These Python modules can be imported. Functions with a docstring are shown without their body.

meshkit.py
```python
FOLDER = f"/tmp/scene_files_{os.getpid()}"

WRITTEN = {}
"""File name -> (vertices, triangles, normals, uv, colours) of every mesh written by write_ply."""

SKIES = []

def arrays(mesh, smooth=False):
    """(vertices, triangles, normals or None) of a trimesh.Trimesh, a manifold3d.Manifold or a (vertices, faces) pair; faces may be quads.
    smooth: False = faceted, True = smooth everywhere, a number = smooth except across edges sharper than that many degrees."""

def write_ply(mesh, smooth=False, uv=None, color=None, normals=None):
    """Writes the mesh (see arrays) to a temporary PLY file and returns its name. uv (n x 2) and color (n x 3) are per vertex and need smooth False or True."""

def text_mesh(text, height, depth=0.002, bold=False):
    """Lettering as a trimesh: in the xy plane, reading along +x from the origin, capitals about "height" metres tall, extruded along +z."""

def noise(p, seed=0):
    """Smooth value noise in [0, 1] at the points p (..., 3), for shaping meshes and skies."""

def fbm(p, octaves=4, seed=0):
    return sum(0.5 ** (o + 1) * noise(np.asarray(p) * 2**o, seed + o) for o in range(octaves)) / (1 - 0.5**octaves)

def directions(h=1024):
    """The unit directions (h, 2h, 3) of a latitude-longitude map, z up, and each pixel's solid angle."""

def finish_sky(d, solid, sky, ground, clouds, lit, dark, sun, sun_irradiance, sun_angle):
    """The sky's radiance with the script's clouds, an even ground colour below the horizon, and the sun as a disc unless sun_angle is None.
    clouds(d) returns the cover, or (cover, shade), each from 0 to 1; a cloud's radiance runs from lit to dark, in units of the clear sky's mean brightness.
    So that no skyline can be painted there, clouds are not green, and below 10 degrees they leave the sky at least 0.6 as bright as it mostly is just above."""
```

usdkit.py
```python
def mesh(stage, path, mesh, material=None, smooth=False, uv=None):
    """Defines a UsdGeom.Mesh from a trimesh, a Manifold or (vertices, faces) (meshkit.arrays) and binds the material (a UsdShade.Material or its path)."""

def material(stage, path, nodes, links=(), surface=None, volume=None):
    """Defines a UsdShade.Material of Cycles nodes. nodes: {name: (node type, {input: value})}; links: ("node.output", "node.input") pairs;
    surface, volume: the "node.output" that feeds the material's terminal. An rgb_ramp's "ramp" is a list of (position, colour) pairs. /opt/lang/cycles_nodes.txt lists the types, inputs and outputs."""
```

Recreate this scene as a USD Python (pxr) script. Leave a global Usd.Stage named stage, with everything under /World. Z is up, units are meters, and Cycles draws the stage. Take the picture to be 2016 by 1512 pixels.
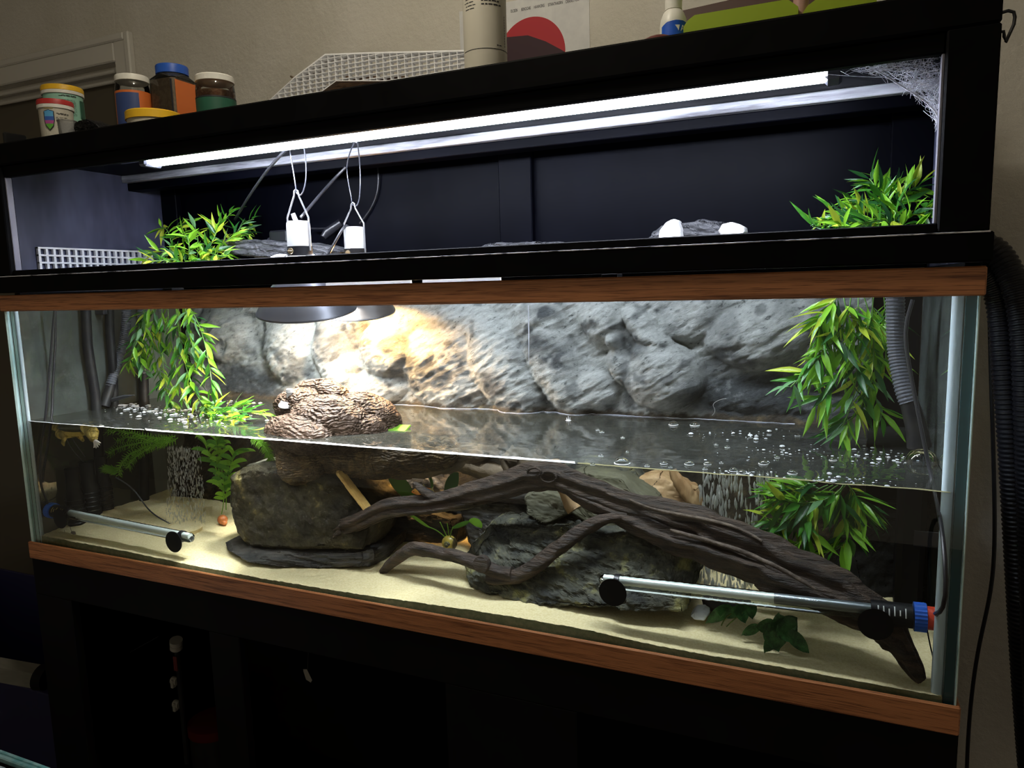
import math, random
import numpy as np, trimesh, usdkit, meshkit, manifold3d
from pxr import Usd, UsdGeom, UsdLux, UsdShade, Gf, Sdf
from shapely.geometry import Polygon, box as sbox, LineString

random.seed(7)
rng = np.random.default_rng(11)
stage = Usd.Stage.CreateInMemory()
UsdGeom.SetStageUpAxis(stage, UsdGeom.Tokens.z)
UsdGeom.SetStageMetersPerUnit(stage, 1.0)
UsdGeom.Xform.Define(stage, '/World')
Z0 = 0.76                      # the stand's height: tank coordinates have z = 0 under the tank, the floor is Z0 lower

# ---------------------------------------------------------------- camera
EYE = np.array([0.7498, -1.0213, 0.5878])
YAW, PITCH, ROLL, FPX = -0.4137, -0.1333, -0.0261, 1425.39
_f = np.array([math.sin(YAW)*math.cos(PITCH), math.cos(YAW)*math.cos(PITCH), math.sin(PITCH)])
_r = np.array([math.cos(YAW), -math.sin(YAW), 0.0]); _u = np.cross(_r, _f)
RIGHT = math.cos(ROLL)*_r + math.sin(ROLL)*_u
UP = -math.sin(ROLL)*_r + math.cos(ROLL)*_u
cam = UsdGeom.Camera.Define(stage, '/World/camera')
m4 = np.eye(4); m4[0, :3] = RIGHT; m4[1, :3] = UP; m4[2, :3] = -_f; m4[3, :3] = EYE + [0, 0, Z0]
cam.AddTransformOp().Set(Gf.Matrix4d(m4.tolist()))
cam.CreateHorizontalApertureAttr(36.0); cam.CreateVerticalApertureAttr(27.0)
cam.CreateFocalLengthAttr(36.0*FPX/2016.0)
cam.CreateClippingRangeAttr(Gf.Vec2f(0.02, 50))
cam.CreateExposureAttr(0.0)

# ---------------------------------------------------------------- lights
LED_POWER = 98.0               # radiance of the strip's diffuser
BASK_POWER, UVB_POWER = 820.0, 760.0
room = UsdLux.SphereLight.Define(stage, '/World/room_light')     # the room's weak warm ceiling lamp
room.CreateRadiusAttr(0.06); room.CreateIntensityAttr(80.0); room.CreateColorAttr(Gf.Vec3f(1.0, 0.91, 0.74))
room.AddTranslateOp().Set((0.10, -0.30, 1.55+Z0))
dome = UsdLux.DomeLight.Define(stage, '/World/sky')  # added warm fill coming in through the open front of the room
dome.CreateIntensityAttr(0.06); dome.CreateColorAttr(Gf.Vec3f(1.0, 0.86, 0.62))

# ---------------------------------------------------------------- helpers
def at(u, v, y=None, z=None, x=None):
    d = _f + RIGHT*(u-1008)/FPX - UP*(v-756)/FPX
    t = (y-EYE[1])/d[1] if y is not None else (z-EYE[2])/d[2] if z is not None else (x-EYE[0])/d[0]
    return EYE + t*d

def ti(u, v, y):                # as at(), kept inside the aquarium's side panes
    p = at(u, v, y=y)
    return p if -.886 < p[0] < .886 else at(u, v, x=math.copysign(.886, p[0]))

def pxm(p, px):                 # the size in metres that px pixels have at the point p
    return px*float((np.asarray(p)-EYE) @ _f)/FPX

taken = {}
def numbered(parent, name):
    k = (parent, name); n = taken.get(k, -1)+1; taken[k] = n
    return f'{parent}/{name}' + (f'_{n:03d}' if n else '')

class Node:
    def __init__(s, path, loc): s.path, s.loc = path, np.asarray(loc, float)

def tag(prim, label=None, cat=None, group=None, kind=None):
    for k, v in (('label', label), ('category', cat), ('group', group), ('kind', kind)):
        if v: prim.SetCustomDataByKey(k, v)

def thing(name, label=None, cat=None, loc=(0, 0, 0), group=None, kind=None):
    p = numbered('/World', name)
    x = UsdGeom.Xform.Define(stage, p); x.AddTranslateOp().Set((float(loc[0]), float(loc[1]), float(loc[2])+Z0))
    tag(x.GetPrim(), label, cat, group, kind)
    return Node(p, loc)

def part(node, name, mesh, m, smooth=35, label=None, kind=None):
    v, f = VF(mesh)
    p = numbered(node.path, name)
    me = usdkit.mesh(stage, p, trimesh.Trimesh(v-node.loc, f, process=False), m, smooth=smooth)
    tag(me.GetPrim(), label, None, None, kind)
    return Node(p, node.loc)

def single(name, label, cat, mesh, m, smooth=35, group=None, kind=None):
    v, f = VF(mesh)
    c = np.array([*(v.min(0)+v.max(0))[:2]/2, v[:, 2].min()])
    p = numbered('/World', name)
    me = usdkit.mesh(stage, p, trimesh.Trimesh(v-c, f, process=False), m, smooth=smooth)
    UsdGeom.Xformable(me).AddTranslateOp().Set((float(c[0]), float(c[1]), float(c[2])+Z0))
    tag(me.GetPrim(), label, cat, group, kind)
    return Node(p, c)

def copy(node, loc, rotz=0, label=None, scale=None):
    src = stage.GetPrimAtPath(node.path); was = src.GetCustomData()
    p = numbered('/World', src.GetName())
    x = UsdGeom.Xform.Define(stage, p); pr = x.GetPrim()
    pr.GetReferences().AddInternalReference(src.GetPath())
    x.ClearXformOpOrder(); x.AddTranslateOp().Set((float(loc[0]), float(loc[1]), float(loc[2])+Z0))
    x.AddRotateZOp().Set(rotz)
    if scale: x.AddScaleOp().Set(scale)
    tag(pr, label or was['label'], was['category'], was.get('group'))
    pr.SetInstanceable(True)
    return Node(p, loc)

def VF(m):
    if isinstance(m, (list,)): m = join(m)
    if hasattr(m, 'to_mesh'):
        q = m.to_mesh(); return np.array(q.vert_properties[:, :3], float), np.array(q.tri_verts)
    if isinstance(m, tuple):
        v, f = np.asarray(m[0], float), np.asarray(m[1], int)
        if f.shape[1] == 4: f = np.vstack([f[:, [0, 1, 2]], f[:, [0, 2, 3]]])
        return v, f
    return np.array(m.vertices, float), np.array(m.faces)

def join(ms):
    V, F, o = [], [], 0
    for m in ms:
        v, f = VF(m); V.append(v); F.append(f+o); o += len(v)
    return np.vstack(V), np.vstack(F)

def move(m, d=(0, 0, 0), rz=0, ry=0, rx=0, s=1, about=(0, 0, 0)):
    v, f = VF(m); v = (v-np.asarray(about))*s
    for a, ax in ((rx, (1, 0, 0)), (ry, (0, 1, 0)), (rz, (0, 0, 1))):
        if a: v = v @ trimesh.transformations.rotation_matrix(math.radians(a), ax)[:3, :3].T
    return v+np.asarray(about)+np.asarray(d), f

def hull(pts):
    h = trimesh.convex.convex_hull(np.asarray(pts, float)); return np.array(h.vertices), np.array(h.faces)

def bx(x0, x1, y0, y1, z0, z1, b=0.0015):
    b = min(b, (x1-x0)/3, (y1-y0)/3, (z1-z0)/3); P = []
    for sx in (0, 1):
        for sy in (0, 1):
            for sz in (0, 1):
                c = np.array([x1 if sx else x0, y1 if sy else y0, z1 if sz else z0]); e = np.array([-b if sx else b, -b if sy else b, -b if sz else b])
                for k in range(3):
                    q = c+e; q[k] = c[k]; P.append(q)
    return hull(P)

def frame_of(t, up=(0, 0, 1)):
    t = t/np.linalg.norm(t); a = np.cross(t, up)
    if np.linalg.norm(a) < 1e-3: a = np.cross(t, (1, 0, 0))
    a /= np.linalg.norm(a); return a, np.cross(a, t)

def spline(P, n):
    P = np.asarray(P, float)
    if len(P) == 2: return np.linspace(P[0], P[1], n)
    from scipy.interpolate import CubicSpline
    d = np.r_[0, np.cumsum(np.maximum(np.linalg.norm(np.diff(P[:, :3], axis=0), axis=1), 1e-6)**.6)]
    return CubicSpline(d, P)(np.linspace(0, d[-1], n))

def tube(P, r, n=8, caps=True, wob=None):
    """A round bar along P; r: one radius or one per point. wob(i, angles) returns factors on the radius."""
    P = np.asarray(P, float)[:, :3]; k = len(P); r = np.broadcast_to(np.asarray(r, float), (k,))
    T = np.gradient(P, axis=0); T /= np.maximum(np.linalg.norm(T, axis=1, keepdims=True), 1e-9)
    a, _ = frame_of(T[0]); V = []; ang = np.arange(n)*2*math.pi/n
    for i in range(k):
        a = a-T[i]*(a@T[i]); a /= np.linalg.norm(a); b = np.cross(T[i], a)
        rr = r[i]*(wob(i, ang) if wob else np.ones(n))
        V.append(P[i]+np.outer(rr*np.cos(ang), a)+np.outer(rr*np.sin(ang), b))
    V = np.vstack(V); F = []
    for i in range(k-1):
        for j in range(n):
            q = (j+1) % n; F += [[i*n+j, i*n+q, (i+1)*n+q], [i*n+j, (i+1)*n+q, (i+1)*n+j]]
    if caps:
        V = np.vstack([V, P[0], P[-1]]); c0, c1 = len(V)-2, len(V)-1
        for j in range(n):
            q = (j+1) % n; F += [[c0, q, j], [c1, (k-1)*n+j, (k-1)*n+q]]
    return V, np.array(F)

def lathe(prof, n=32, c=(0, 0, 0), axis=(0, 0, 1)):
    prof = np.asarray(prof, float); k = len(prof); ang = np.arange(n)*2*math.pi/n
    V = np.vstack([np.c_[p[0]*np.cos(ang), p[0]*np.sin(ang), np.full(n, p[1])] for p in prof]); F = []
    for i in range(k-1):
        for j in range(n):
            q = (j+1) % n
            if prof[i][0] > 1e-9: F.append([i*n+j, i*n+q, (i+1)*n+q])
            if prof[i+1][0] > 1e-9: F.append([i*n+j, (i+1)*n+q, (i+1)*n+j])
    ax = np.asarray(axis, float)/np.linalg.norm(axis)
    if abs(ax[2]-1) > 1e-6:
        a, b = frame_of(ax); V = np.outer(V[:, 0], a)+np.outer(V[:, 1], b)+np.outer(V[:, 2], ax)
    return V+np.asarray(c), np.array(F)

def prism(poly, y0, y1):        # an outline in the x-z plane, extruded along y
    ms = []
    for g in getattr(poly, 'geoms', [poly]):
        if g.area < 1e-9: continue
        m = trimesh.creation.extrude_polygon(g, y1-y0, engine='earcut'); v = np.array(m.vertices)
        ms.append((np.c_[v[:, 0], y1-v[:, 2], v[:, 1]], np.array(m.faces)))
    return join(ms)

def fine(m, size):
    v, f = VF(m); t = trimesh.Trimesh(v, f); v, f = trimesh.remesh.subdivide_to_size(t.vertices, t.faces, size)
    t = trimesh.Trimesh(v, f); t.merge_vertices(); return t

def roughen(t, amp, scale, seed=0, octaves=4, sharp=False):
    n = np.array(t.vertex_normals); p = np.array(t.vertices)
    h = meshkit.fbm(p*scale, octaves, seed)-.5
    if sharp: h = -np.abs(h)*2+.35
    return trimesh.Trimesh(p+n*(h*amp)[:, None]*2, t.faces, process=False)

def rock(pts, depth, amp=.006, scale=25, size=.009, seed=0, shrink=.85, smooth=6, strata=0):
    """A stone from the outline of its front, each corner with its own distance, and its depth."""
    F = np.array([at(u, v, y=y) for u, v, y in pts]); B = F.copy(); c = F.mean(0)
    B[:, 0] = c[0]+(F[:, 0]-c[0])*shrink; B[:, 2] = np.minimum(c[2]+(F[:, 2]-c[2])*shrink, F[:, 2]); B[:, 1] += depth
    Mid = F.copy(); Mid[:, 0] = c[0]+(F[:, 0]-c[0])*1.03; Mid[:, 1] += depth*.45
    Fr = F.copy(); Fr[:, 0] = c[0]+(F[:, 0]-c[0])*.9; Fr[:, 2] = c[2]+(F[:, 2]-c[2])*.9; Fr[:, 1] -= .012
    t = fine(hull(np.vstack([F, B, Mid, Fr])), size)
    if smooth: trimesh.smoothing.filter_taubin(t, iterations=smooth)
    t = roughen(t, amp, scale, seed)
    t = roughen(t, amp*.7, scale*2.6, seed+9, sharp=True)
    if strata:
        v = np.array(t.vertices); n = np.array(t.vertex_normals)
        w = np.sin((v[:, 2]+.25*v[:, 0]*.5)*420+meshkit.fbm(v*22, 3, seed)*9)
        t = trimesh.Trimesh(v+n*(np.clip(w, -.4, .4)*strata)[:, None], t.faces, process=False)
    return t

# ---------------------------------------------------------------- materials
LK = '/World/Looks'
UsdGeom.Scope.Define(stage, LK)
def mat(name, c, rough=.5, metal=0.0, c2=None, scale=8.0, stretch=(1, 1, 1), detail=4, edge=(.4, .6), bump=0.0, bscale=None, spec=.5, coat=0.0, bdist=.004, emit=None, sub=0, alpha=1, trans=0, rot=(0, 0, 0), c3=None, distort=0.0):
    N = {'p': ('principled_bsdf', {'base_color': c, 'roughness': rough, 'metallic': metal, 'specular_ior_level': spec, 'coat_weight': coat, 'alpha': alpha, 'transmission_weight': trans})}
    L = []
    if emit: N['p'][1].update(emission_color=emit[0], emission_strength=emit[1])
    if c2 is not None or bump:
        N['g'] = ('geometry', {}); N['m'] = ('mapping', {'scale': stretch, 'rotation': rot}); L.append(('g.position', 'm.vector'))
    if c2 is not None:
        N['n'] = ('noise_texture', {'scale': scale, 'detail': detail, 'roughness': .6, 'distortion': distort})
        st = [(edge[0], c), (edge[1], c2)]+([(min(.99, edge[1]+.12), c3)] if c3 else [])
        N['r'] = ('rgb_ramp', {'ramp': st})
        L += [('m.vector', 'n.vector'), ('n.fac', 'r.fac'), ('r.color', 'p.base_color')]
    if bump:
        N['bn'] = ('noise_texture', {'scale': bscale or scale*3, 'detail': 5, 'roughness': .65})
        N['b'] = ('bump', {'strength': bump, 'distance': bdist})
        L += [('m.vector', 'bn.vector'), ('bn.fac', 'b.height'), ('b.normal', 'p.normal')]
    return usdkit.material(stage, f'{LK}/{name}', N, L, 'p.BSDF')

def pane(name, tint=(.95, .98, .96), ior=1.5, rough=0.0, film=0.0, film_col=(.5, .55, .55), fscale=6.0, gloss=(1, 1, 1)):
    """Clear sheet: see-through, mirrors by Fresnel; film: share of a cloudy deposit on it, uneven by noise."""
    N = {'t': ('transparent_bsdf', {'color': tint}), 'g': ('glossy_bsdf', {'color': gloss, 'roughness': rough}), 'f': ('fresnel', {'IOR': ior}), 'x': ('mix_closure', {})}
    L = [('f.fac', 'x.fac'), ('t.BSDF', 'x.closure1'), ('g.BSDF', 'x.closure2')]
    if not film: return usdkit.material(stage, f'{LK}/{name}', N, L, 'x.closure')
    N |= {'q': ('geometry', {}), 'n': ('noise_texture', {'scale': fscale, 'detail': 6, 'roughness': .65}), 'k': ('map_range', {'from_min': .3, 'from_max': .75, 'to_min': film*.45, 'to_max': film*1.25, 'clamp': True}),
          'd': ('diffuse_bsdf', {'color': film_col}), 'y': ('mix_closure', {})}
    L += [('q.position', 'n.vector'), ('n.fac', 'k.value'), ('k.result', 'y.fac'), ('x.closure', 'y.closure1'), ('d.BSDF', 'y.closure2')]
    return usdkit.material(stage, f'{LK}/{name}', N, L, 'y.closure')

def leafmat(name, c, tr=.35, rough=.35):
    N = {'p': ('principled_bsdf', {'base_color': c, 'roughness': rough}), 't': ('translucent_bsdf', {'color': tuple(min(1, x*1.3) for x in c)}), 'x': ('mix_closure', {'fac': tr})}
    return usdkit.material(stage, f'{LK}/{name}', N, [('p.BSDF', 'x.closure1'), ('t.BSDF', 'x.closure2')], 'x.closure')

def oak(name, c, c2):
    N = {'g': ('geometry', {}), 'm': ('mapping', {'scale': (1.2, 40, 40)}), 'n': ('noise_texture', {'scale': 4.0, 'detail': 5, 'roughness': .6, 'distortion': .6}),
         'r': ('rgb_ramp', {'ramp': [(.36, c2), (.47, c), (.62, tuple(x*1.12 for x in c))]}),
         'm2': ('mapping', {'scale': (5, 220, 220)}), 'n2': ('noise_texture', {'scale': 4.0, 'detail': 3}), 'r2': ('rgb_ramp', {'ramp': [(.36, (.5, .45, .42)), (.46, (1, 1, 1))]}),
         'mx': ('mix', {'mix_type': 'multiply', 'fac': 1.0}), 'p': ('principled_bsdf', {'roughness': .45}), 'b': ('bump', {'strength': .25, 'distance': .001})}
    L = [('g.position', 'm.vector'), ('m.vector', 'n.vector'), ('n.fac', 'r.fac'), ('g.position', 'm2.vector'), ('m2.vector', 'n2.vector'), ('n2.fac', 'r2.fac'), ('r.color', 'mx.color1'), ('r2.color', 'mx.color2'),
         ('mx.color', 'p.base_color'), ('n2.fac', 'b.height'), ('b.normal', 'p.normal')]
    return usdkit.material(stage, f'{LK}/{name}', N, L, 'p.BSDF')

M = {}
M['wall'] = mat('plaster', (.60, .57, .50), .85, c2=(.66, .63, .57), scale=3, bump=.55, bscale=55, bdist=.006)
M['trim'] = mat('white_trim', (.62, .60, .55), .5)
M['door'] = mat('dark_opening', (.10, .085, .06), .7)
M['floor'] = mat('floor_boards', (.10, .07, .05), .5, c2=(.14, .10, .07), scale=4, stretch=(1, 8, 1))
M['ceil'] = mat('ceiling_paint', (.7, .68, .62), .9)
M['black'] = mat('black_paint', (.0018, .0018, .0023), .6, c2=(.0032, .0032, .0038), scale=14, bump=.12, bscale=60, bdist=.002, spec=.06)
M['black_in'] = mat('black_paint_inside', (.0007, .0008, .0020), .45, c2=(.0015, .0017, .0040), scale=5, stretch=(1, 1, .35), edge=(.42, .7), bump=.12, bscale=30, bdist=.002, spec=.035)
M['black_side'] = mat('lit_black_paint', (.030, .032, .058), .45, c2=(.10, .108, .18), scale=5, stretch=(1, 1.5, .5), edge=(.40, .72), bump=.12, bscale=30, bdist=.002)  # hood black with the strip's bluish light put into the colour
M['beam'] = mat('lit_beam_board', (.10, .10, .115), .26, c2=(.50, .51, .56), scale=10, stretch=(.5, 3, 6), edge=(.38, .72), bump=.2, bscale=40, bdist=.003)  # black board, the light strip's reflection put into its greys
M['worn'] = mat('worn_paint_edge', (.03, .03, .035), .6, c2=(.62, .62, .66), scale=40, stretch=(.6, 1, 1), edge=(.38, .5))
M['oak'] = oak('oak_trim', (.46, .185, .075), (.26, .095, .038))
M['stand'] = mat('black_stand_paint', (.0022, .0022, .0028), .7, c2=(.0040, .0040, .0045), scale=9, spec=.12)
M['glass'] = pane('aquarium_glass', (.93, .975, .95), 1.45)
M['glass_side'] = pane('hazy_side_glass', (.80, .87, .85), 1.45, film=.17, film_col=(.30, .36, .33), fscale=13)
M['glass_wet'] = pane('dark_side_glass', (.28, .31, .27), 1.7, film=.035, film_col=(.16, .18, .10), fscale=9)  # dark tint stands in for the pane's mirroring under water
M['glass_edge'] = mat('green_glass_edge', (.018, .07, .08), .15, spec=.7)
M['glass_edge_light'] = mat('pale_green_glass_edge', (.42, .60, .57), .2, spec=.7, c2=(.55, .70, .68), scale=12)
M['silicone'] = mat('silicone_bead', (.62, .72, .76), .35, c2=(.40, .50, .55), scale=9, stretch=(1, 1, .3))
M['water'] = pane('water_surface', (.95, .97, .91), 1.95, .012, film=.07, film_col=(.25, .27, .23), fscale=3.5)
M['foam'] = mat('foam_white', (.80, .82, .80), .15, spec=.8)
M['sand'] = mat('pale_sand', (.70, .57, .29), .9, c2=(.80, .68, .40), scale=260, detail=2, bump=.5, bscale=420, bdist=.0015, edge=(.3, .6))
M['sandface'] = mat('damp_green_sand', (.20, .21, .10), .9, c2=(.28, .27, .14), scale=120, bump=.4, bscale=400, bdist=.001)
M['alu'] = mat('brushed_metal', (.62, .62, .64), .22, 1.0, c2=(.5, .5, .52), scale=30, stretch=(1, 8, 8))
M['chrome'] = mat('polished_metal', (.85, .85, .86), .10, 1.0)
M['steelwire'] = mat('steel_wire', (.75, .76, .8), .25, .9)
M['dome'] = mat('spun_aluminium', (.07, .07, .08), .38, .6)
M['dome2'] = mat('dark_enamel_reflector', (.035, .028, .024), .5)
M['domein'] = mat('dome_inside', (.88, .88, .88), .3)
M['ceramic'] = mat('white_ceramic', (.42, .42, .41), .3)
M['brass'] = mat('brass_screw', (.75, .62, .40), .3, 1.0)
M['cable'] = mat('grey_cable', (.018, .018, .022), .4)
M['cable_dark'] = mat('black_cable', (.015, .015, .018), .4)
M['zip'] = mat('clear_zip_tie', (.07, .074, .09), .3)
M['plug'] = mat('dark_plastic', (.010, .010, .013), .35)
M['blackplast'] = mat('black_plastic', (.006, .006, .008), .5, c2=(.014, .014, .013), scale=20, spec=.2)
M['rubber'] = mat('black_rubber', (.005, .005, .006), .6, spec=.15)
M['hosegrey'] = mat('grey_ribbed_plastic', (.075, .08, .095), .32)
M['hoseblack'] = mat('black_ribbed_plastic', (.012, .012, .017), .38)
M['crate'] = mat('white_egg_crate', (.90, .91, .94), .4)
M['led'] = mat('led_diffuser', (.9, .92, 1), .4, emit=((.80, .86, 1.0), LED_POWER))
M['bask'] = mat('basking_bulb', (1, .9, .7), .3, emit=((1.0, .54, .19), BASK_POWER))
M['uvb'] = mat('daylight_bulb', (1, 1, 1), .3, emit=((.93, .95, 1.0), UVB_POWER))
M['slate'] = mat('grey_slate', (.025, .026, .030), .55, c2=(.09, .09, .098), scale=22, stretch=(1, 1, 6), bump=.5, bscale=40, bdist=.004, edge=(.38, .68))
M['quartz'] = mat('white_pebble', (.80, .80, .79), .35, c2=(.62, .62, .62), scale=30, edge=(.5, .75))
M['strip_grey'] = mat('lit_lilac_track', (.16, .16, .21), .45, c2=(.24, .24, .30), scale=20, stretch=(1, 1, .2))  # bluish light on the window's side strips, put into the colour
M['web'] = mat('cobweb', (.75, .76, .85), .6)
M['stone'] = mat('mossy_dark_stone', (.020, .021, .018), .8, c2=(.080, .078, .054), scale=22, bump=.8, bscale=60, bdist=.006, edge=(.36, .56), c3=(.26, .24, .09))
M['boulder'] = mat('brown_green_boulder', (.018, .014, .007), .8, c2=(.050, .040, .017), scale=16, bump=.7, bscale=50, bdist=.006, edge=(.42, .62), c3=(.25, .20, .06))
M['slab'] = mat('wet_slate_slab', (.018, .017, .016), .6, c2=(.045, .038, .030), scale=20, stretch=(1, 1, 4), bump=.5, bscale=40)
M['olive'] = mat('olive_stone', (.085, .08, .05), .75, c2=(.13, .125, .075), scale=14, bump=.5, bscale=45, c3=(.22, .23, .08), edge=(.4, .7))
M['ochre'] = mat('lamp_lit_slate', (.50, .30, .08), .6, c2=(.66, .43, .13), scale=30, bump=.4)  # slate with the basking lamp's warm light put into its colour
M['wood'] = mat('dark_driftwood', (.013, .007, .0045), .6, c2=(.085, .052, .034), scale=20, stretch=(1, 3, 6), bump=1.0, bscale=24, bdist=.009, edge=(.34, .68))
M['tanwood'] = mat('tan_wood', (.40, .23, .10), .6, c2=(.55, .36, .18), scale=10, stretch=(3, 3, 1), bump=.4)
M['greywood'] = mat('grey_brown_roots', (.10, .075, .05), .7, c2=(.19, .14, .09), scale=20, bump=.6)

# ---------------------------------------------------------------- the room
def struct(name, mesh, m, smooth=False):
    n = single(name, None, None, mesh, m, smooth); tag(stage.GetPrimAtPath(n.path), kind='structure'); return n
WY = 0.62
DX1, DZ1 = -1.243, 1.291       # the doorway's inner right edge and head
struct('wall_back', [bx(DX1, 2.2, WY, WY+.1, -Z0, 1.7, 0.0005), bx(-3.2, DX1, WY, WY+.1, DZ1, 1.7, .0005), bx(-3.2, -2.72, WY, WY+.1, -Z0, DZ1, .0005)], M['wall'])
struct('wall_right', bx(2.2, 2.3, -3, WY+.1, -Z0, 1.7, .0005), M['wall'])
struct('wall_left', bx(-3.3, -3.2, -3, WY+.1, -Z0, 1.7, .0005), M['wall'])
struct('floor', bx(-3.3, 2.3, -3, 1.6, -Z0-.05, -Z0, .0005), M['floor'])
struct('ceiling', bx(-3.3, 2.3, -3, WY+.1, 1.7, 1.75, .0005), M['ceil'])
tr = thing('trim_1', None, None, (DX1, WY, -Z0), kind='structure')
part(tr, 'casing', [bx(DX1, DX1+.068, WY-.014, WY, -Z0, DZ1+.07, .004), bx(DX1+.052, DX1+.074, WY-.021, WY, -Z0, DZ1+.076, .004)], M['trim'])
part(tr, 'casing_head', [bx(-2.79, DX1, WY-.014, WY, DZ1, DZ1+.07, .004), bx(-2.8, DX1+.052, WY-.021, WY, DZ1+.054, DZ1+.076, .004)], M['trim'])
part(tr, 'door_stop', [bx(-2.72, DX1, WY+.02, WY+.04, DZ1-.018, DZ1, .003), bx(DX1-.014, DX1, WY+.02, WY+.04, -Z0, DZ1, .003), bx(-2.72, DX1, WY+.05, WY+.062, DZ1-.035, DZ1-.0, .003)], M['trim'])
part(tr, 'casing_side', bx(-2.79, -2.72, WY-.014, WY, -Z0, DZ1, .004), M['trim'])
dr = thing('door_1', None, None, (-1.7, WY+.09, -Z0), kind='structure')
part(dr, 'door_leaf', bx(-2.72, DX1, WY+.07, WY+.1, -Z0+.01, DZ1-.02, .003), M['door'])

# ---------------------------------------------------------------- stand
XW = .92
sd = thing('aquarium_stand', 'matt black wooden stand with open bays under the aquarium', 'stand', (0, .23, -Z0))
part(sd, 'top_rail', bx(-XW, XW, 0, .02, -.088, -.002), M['stand'])
for a, b in ((-XW, -.80), (-.385, -.305), (.16, .40), (.80, XW)): part(sd, 'post', bx(a, b, 0, .02, -Z0, -.088), M['stand'])
for a in (-XW, XW-.02): part(sd, 'side_panel', bx(a, a+.02, .02, .47, -Z0, -.002), M['stand'])
part(sd, 'back_panel', bx(-XW+.02, XW-.02, .45, .47, -Z0, -.002), M['stand'])
part(sd, 'top_board', bx(-XW+.02, XW-.02, .02, .45, -.022, -.002), M['stand'])
part(sd, 'bottom_shelf', bx(-XW+.02, XW-.02, .02, .45, -.70, -.68), M['stand'])

# ---------------------------------------------------------------- aquarium
aq = thing('aquarium', 'long glass aquarium framed in oak trim on the black stand', 'aquarium', (0, .235, 0))
ZT0, ZT1, ZB1 = .563, .598, .038
for nm, a, b in (('bottom_trim', -.002, ZB1), ('top_trim', ZT0, ZT1)):
    part(aq, nm, bx(-XW, XW, -.005, .001, a, b, .003), M['oak'])
    for s in (-1, 1): part(aq, nm+'_side', bx(min(s*XW, s*(XW-.005)), max(s*XW, s*(XW-.005)), .001, .475, a, b, .002), M['oak'])
    part(aq, nm+'_back', bx(-XW+.006, XW-.006, .470, .475, a, b, .002), M['oak'])
part(aq, 'top_lip', [bx(-XW+.006, XW-.006, .001, .014, ZT1-.006, ZT1, .001), bx(-XW+.006, XW-.006, .455, .47, ZT1-.006, ZT1, .001)], M['oak'])
G = .012; XO = .914; XI = XO-G
part(aq, 'bottom_pane', bx(-XO, XO, .001, .47, .002, .014, .0005), M['glass_edge'])
def sheet(axis, pos, a0, a1, z0, z1):   # the two faces of a pane are one sheet in the middle of it; the rim is a part of its own
    if axis == 'y': return np.array([[a0, pos, z0], [a1, pos, z0], [a1, pos, z1], [a0, pos, z1]]), np.array([[0, 1, 2], [0, 2, 3]])
    return np.array([[pos, a0, z0], [pos, a1, z0], [pos, a1, z1], [pos, a0, z1]]), np.array([[0, 1, 2], [0, 2, 3]])
part(aq, 'front_pane', sheet('y', .006, -XO, XO, .014, ZT1-.007), M['glass'], smooth=False)
part(aq, 'back_pane', bx(-XI, XI, .460, .470, .014, ZT1-.007, .0005), M['black'])
for s in (-1, 1):
    sp = part(aq, 'side_pane', sheet('x', s*XI, .012, .458, .3165, ZT1-.007), M['glass_side'], smooth=False)
    part(sp, 'wet_glass', sheet('x', s*XI, .012, .458, .014, .3165), M['glass_wet'], smooth=False)
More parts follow.
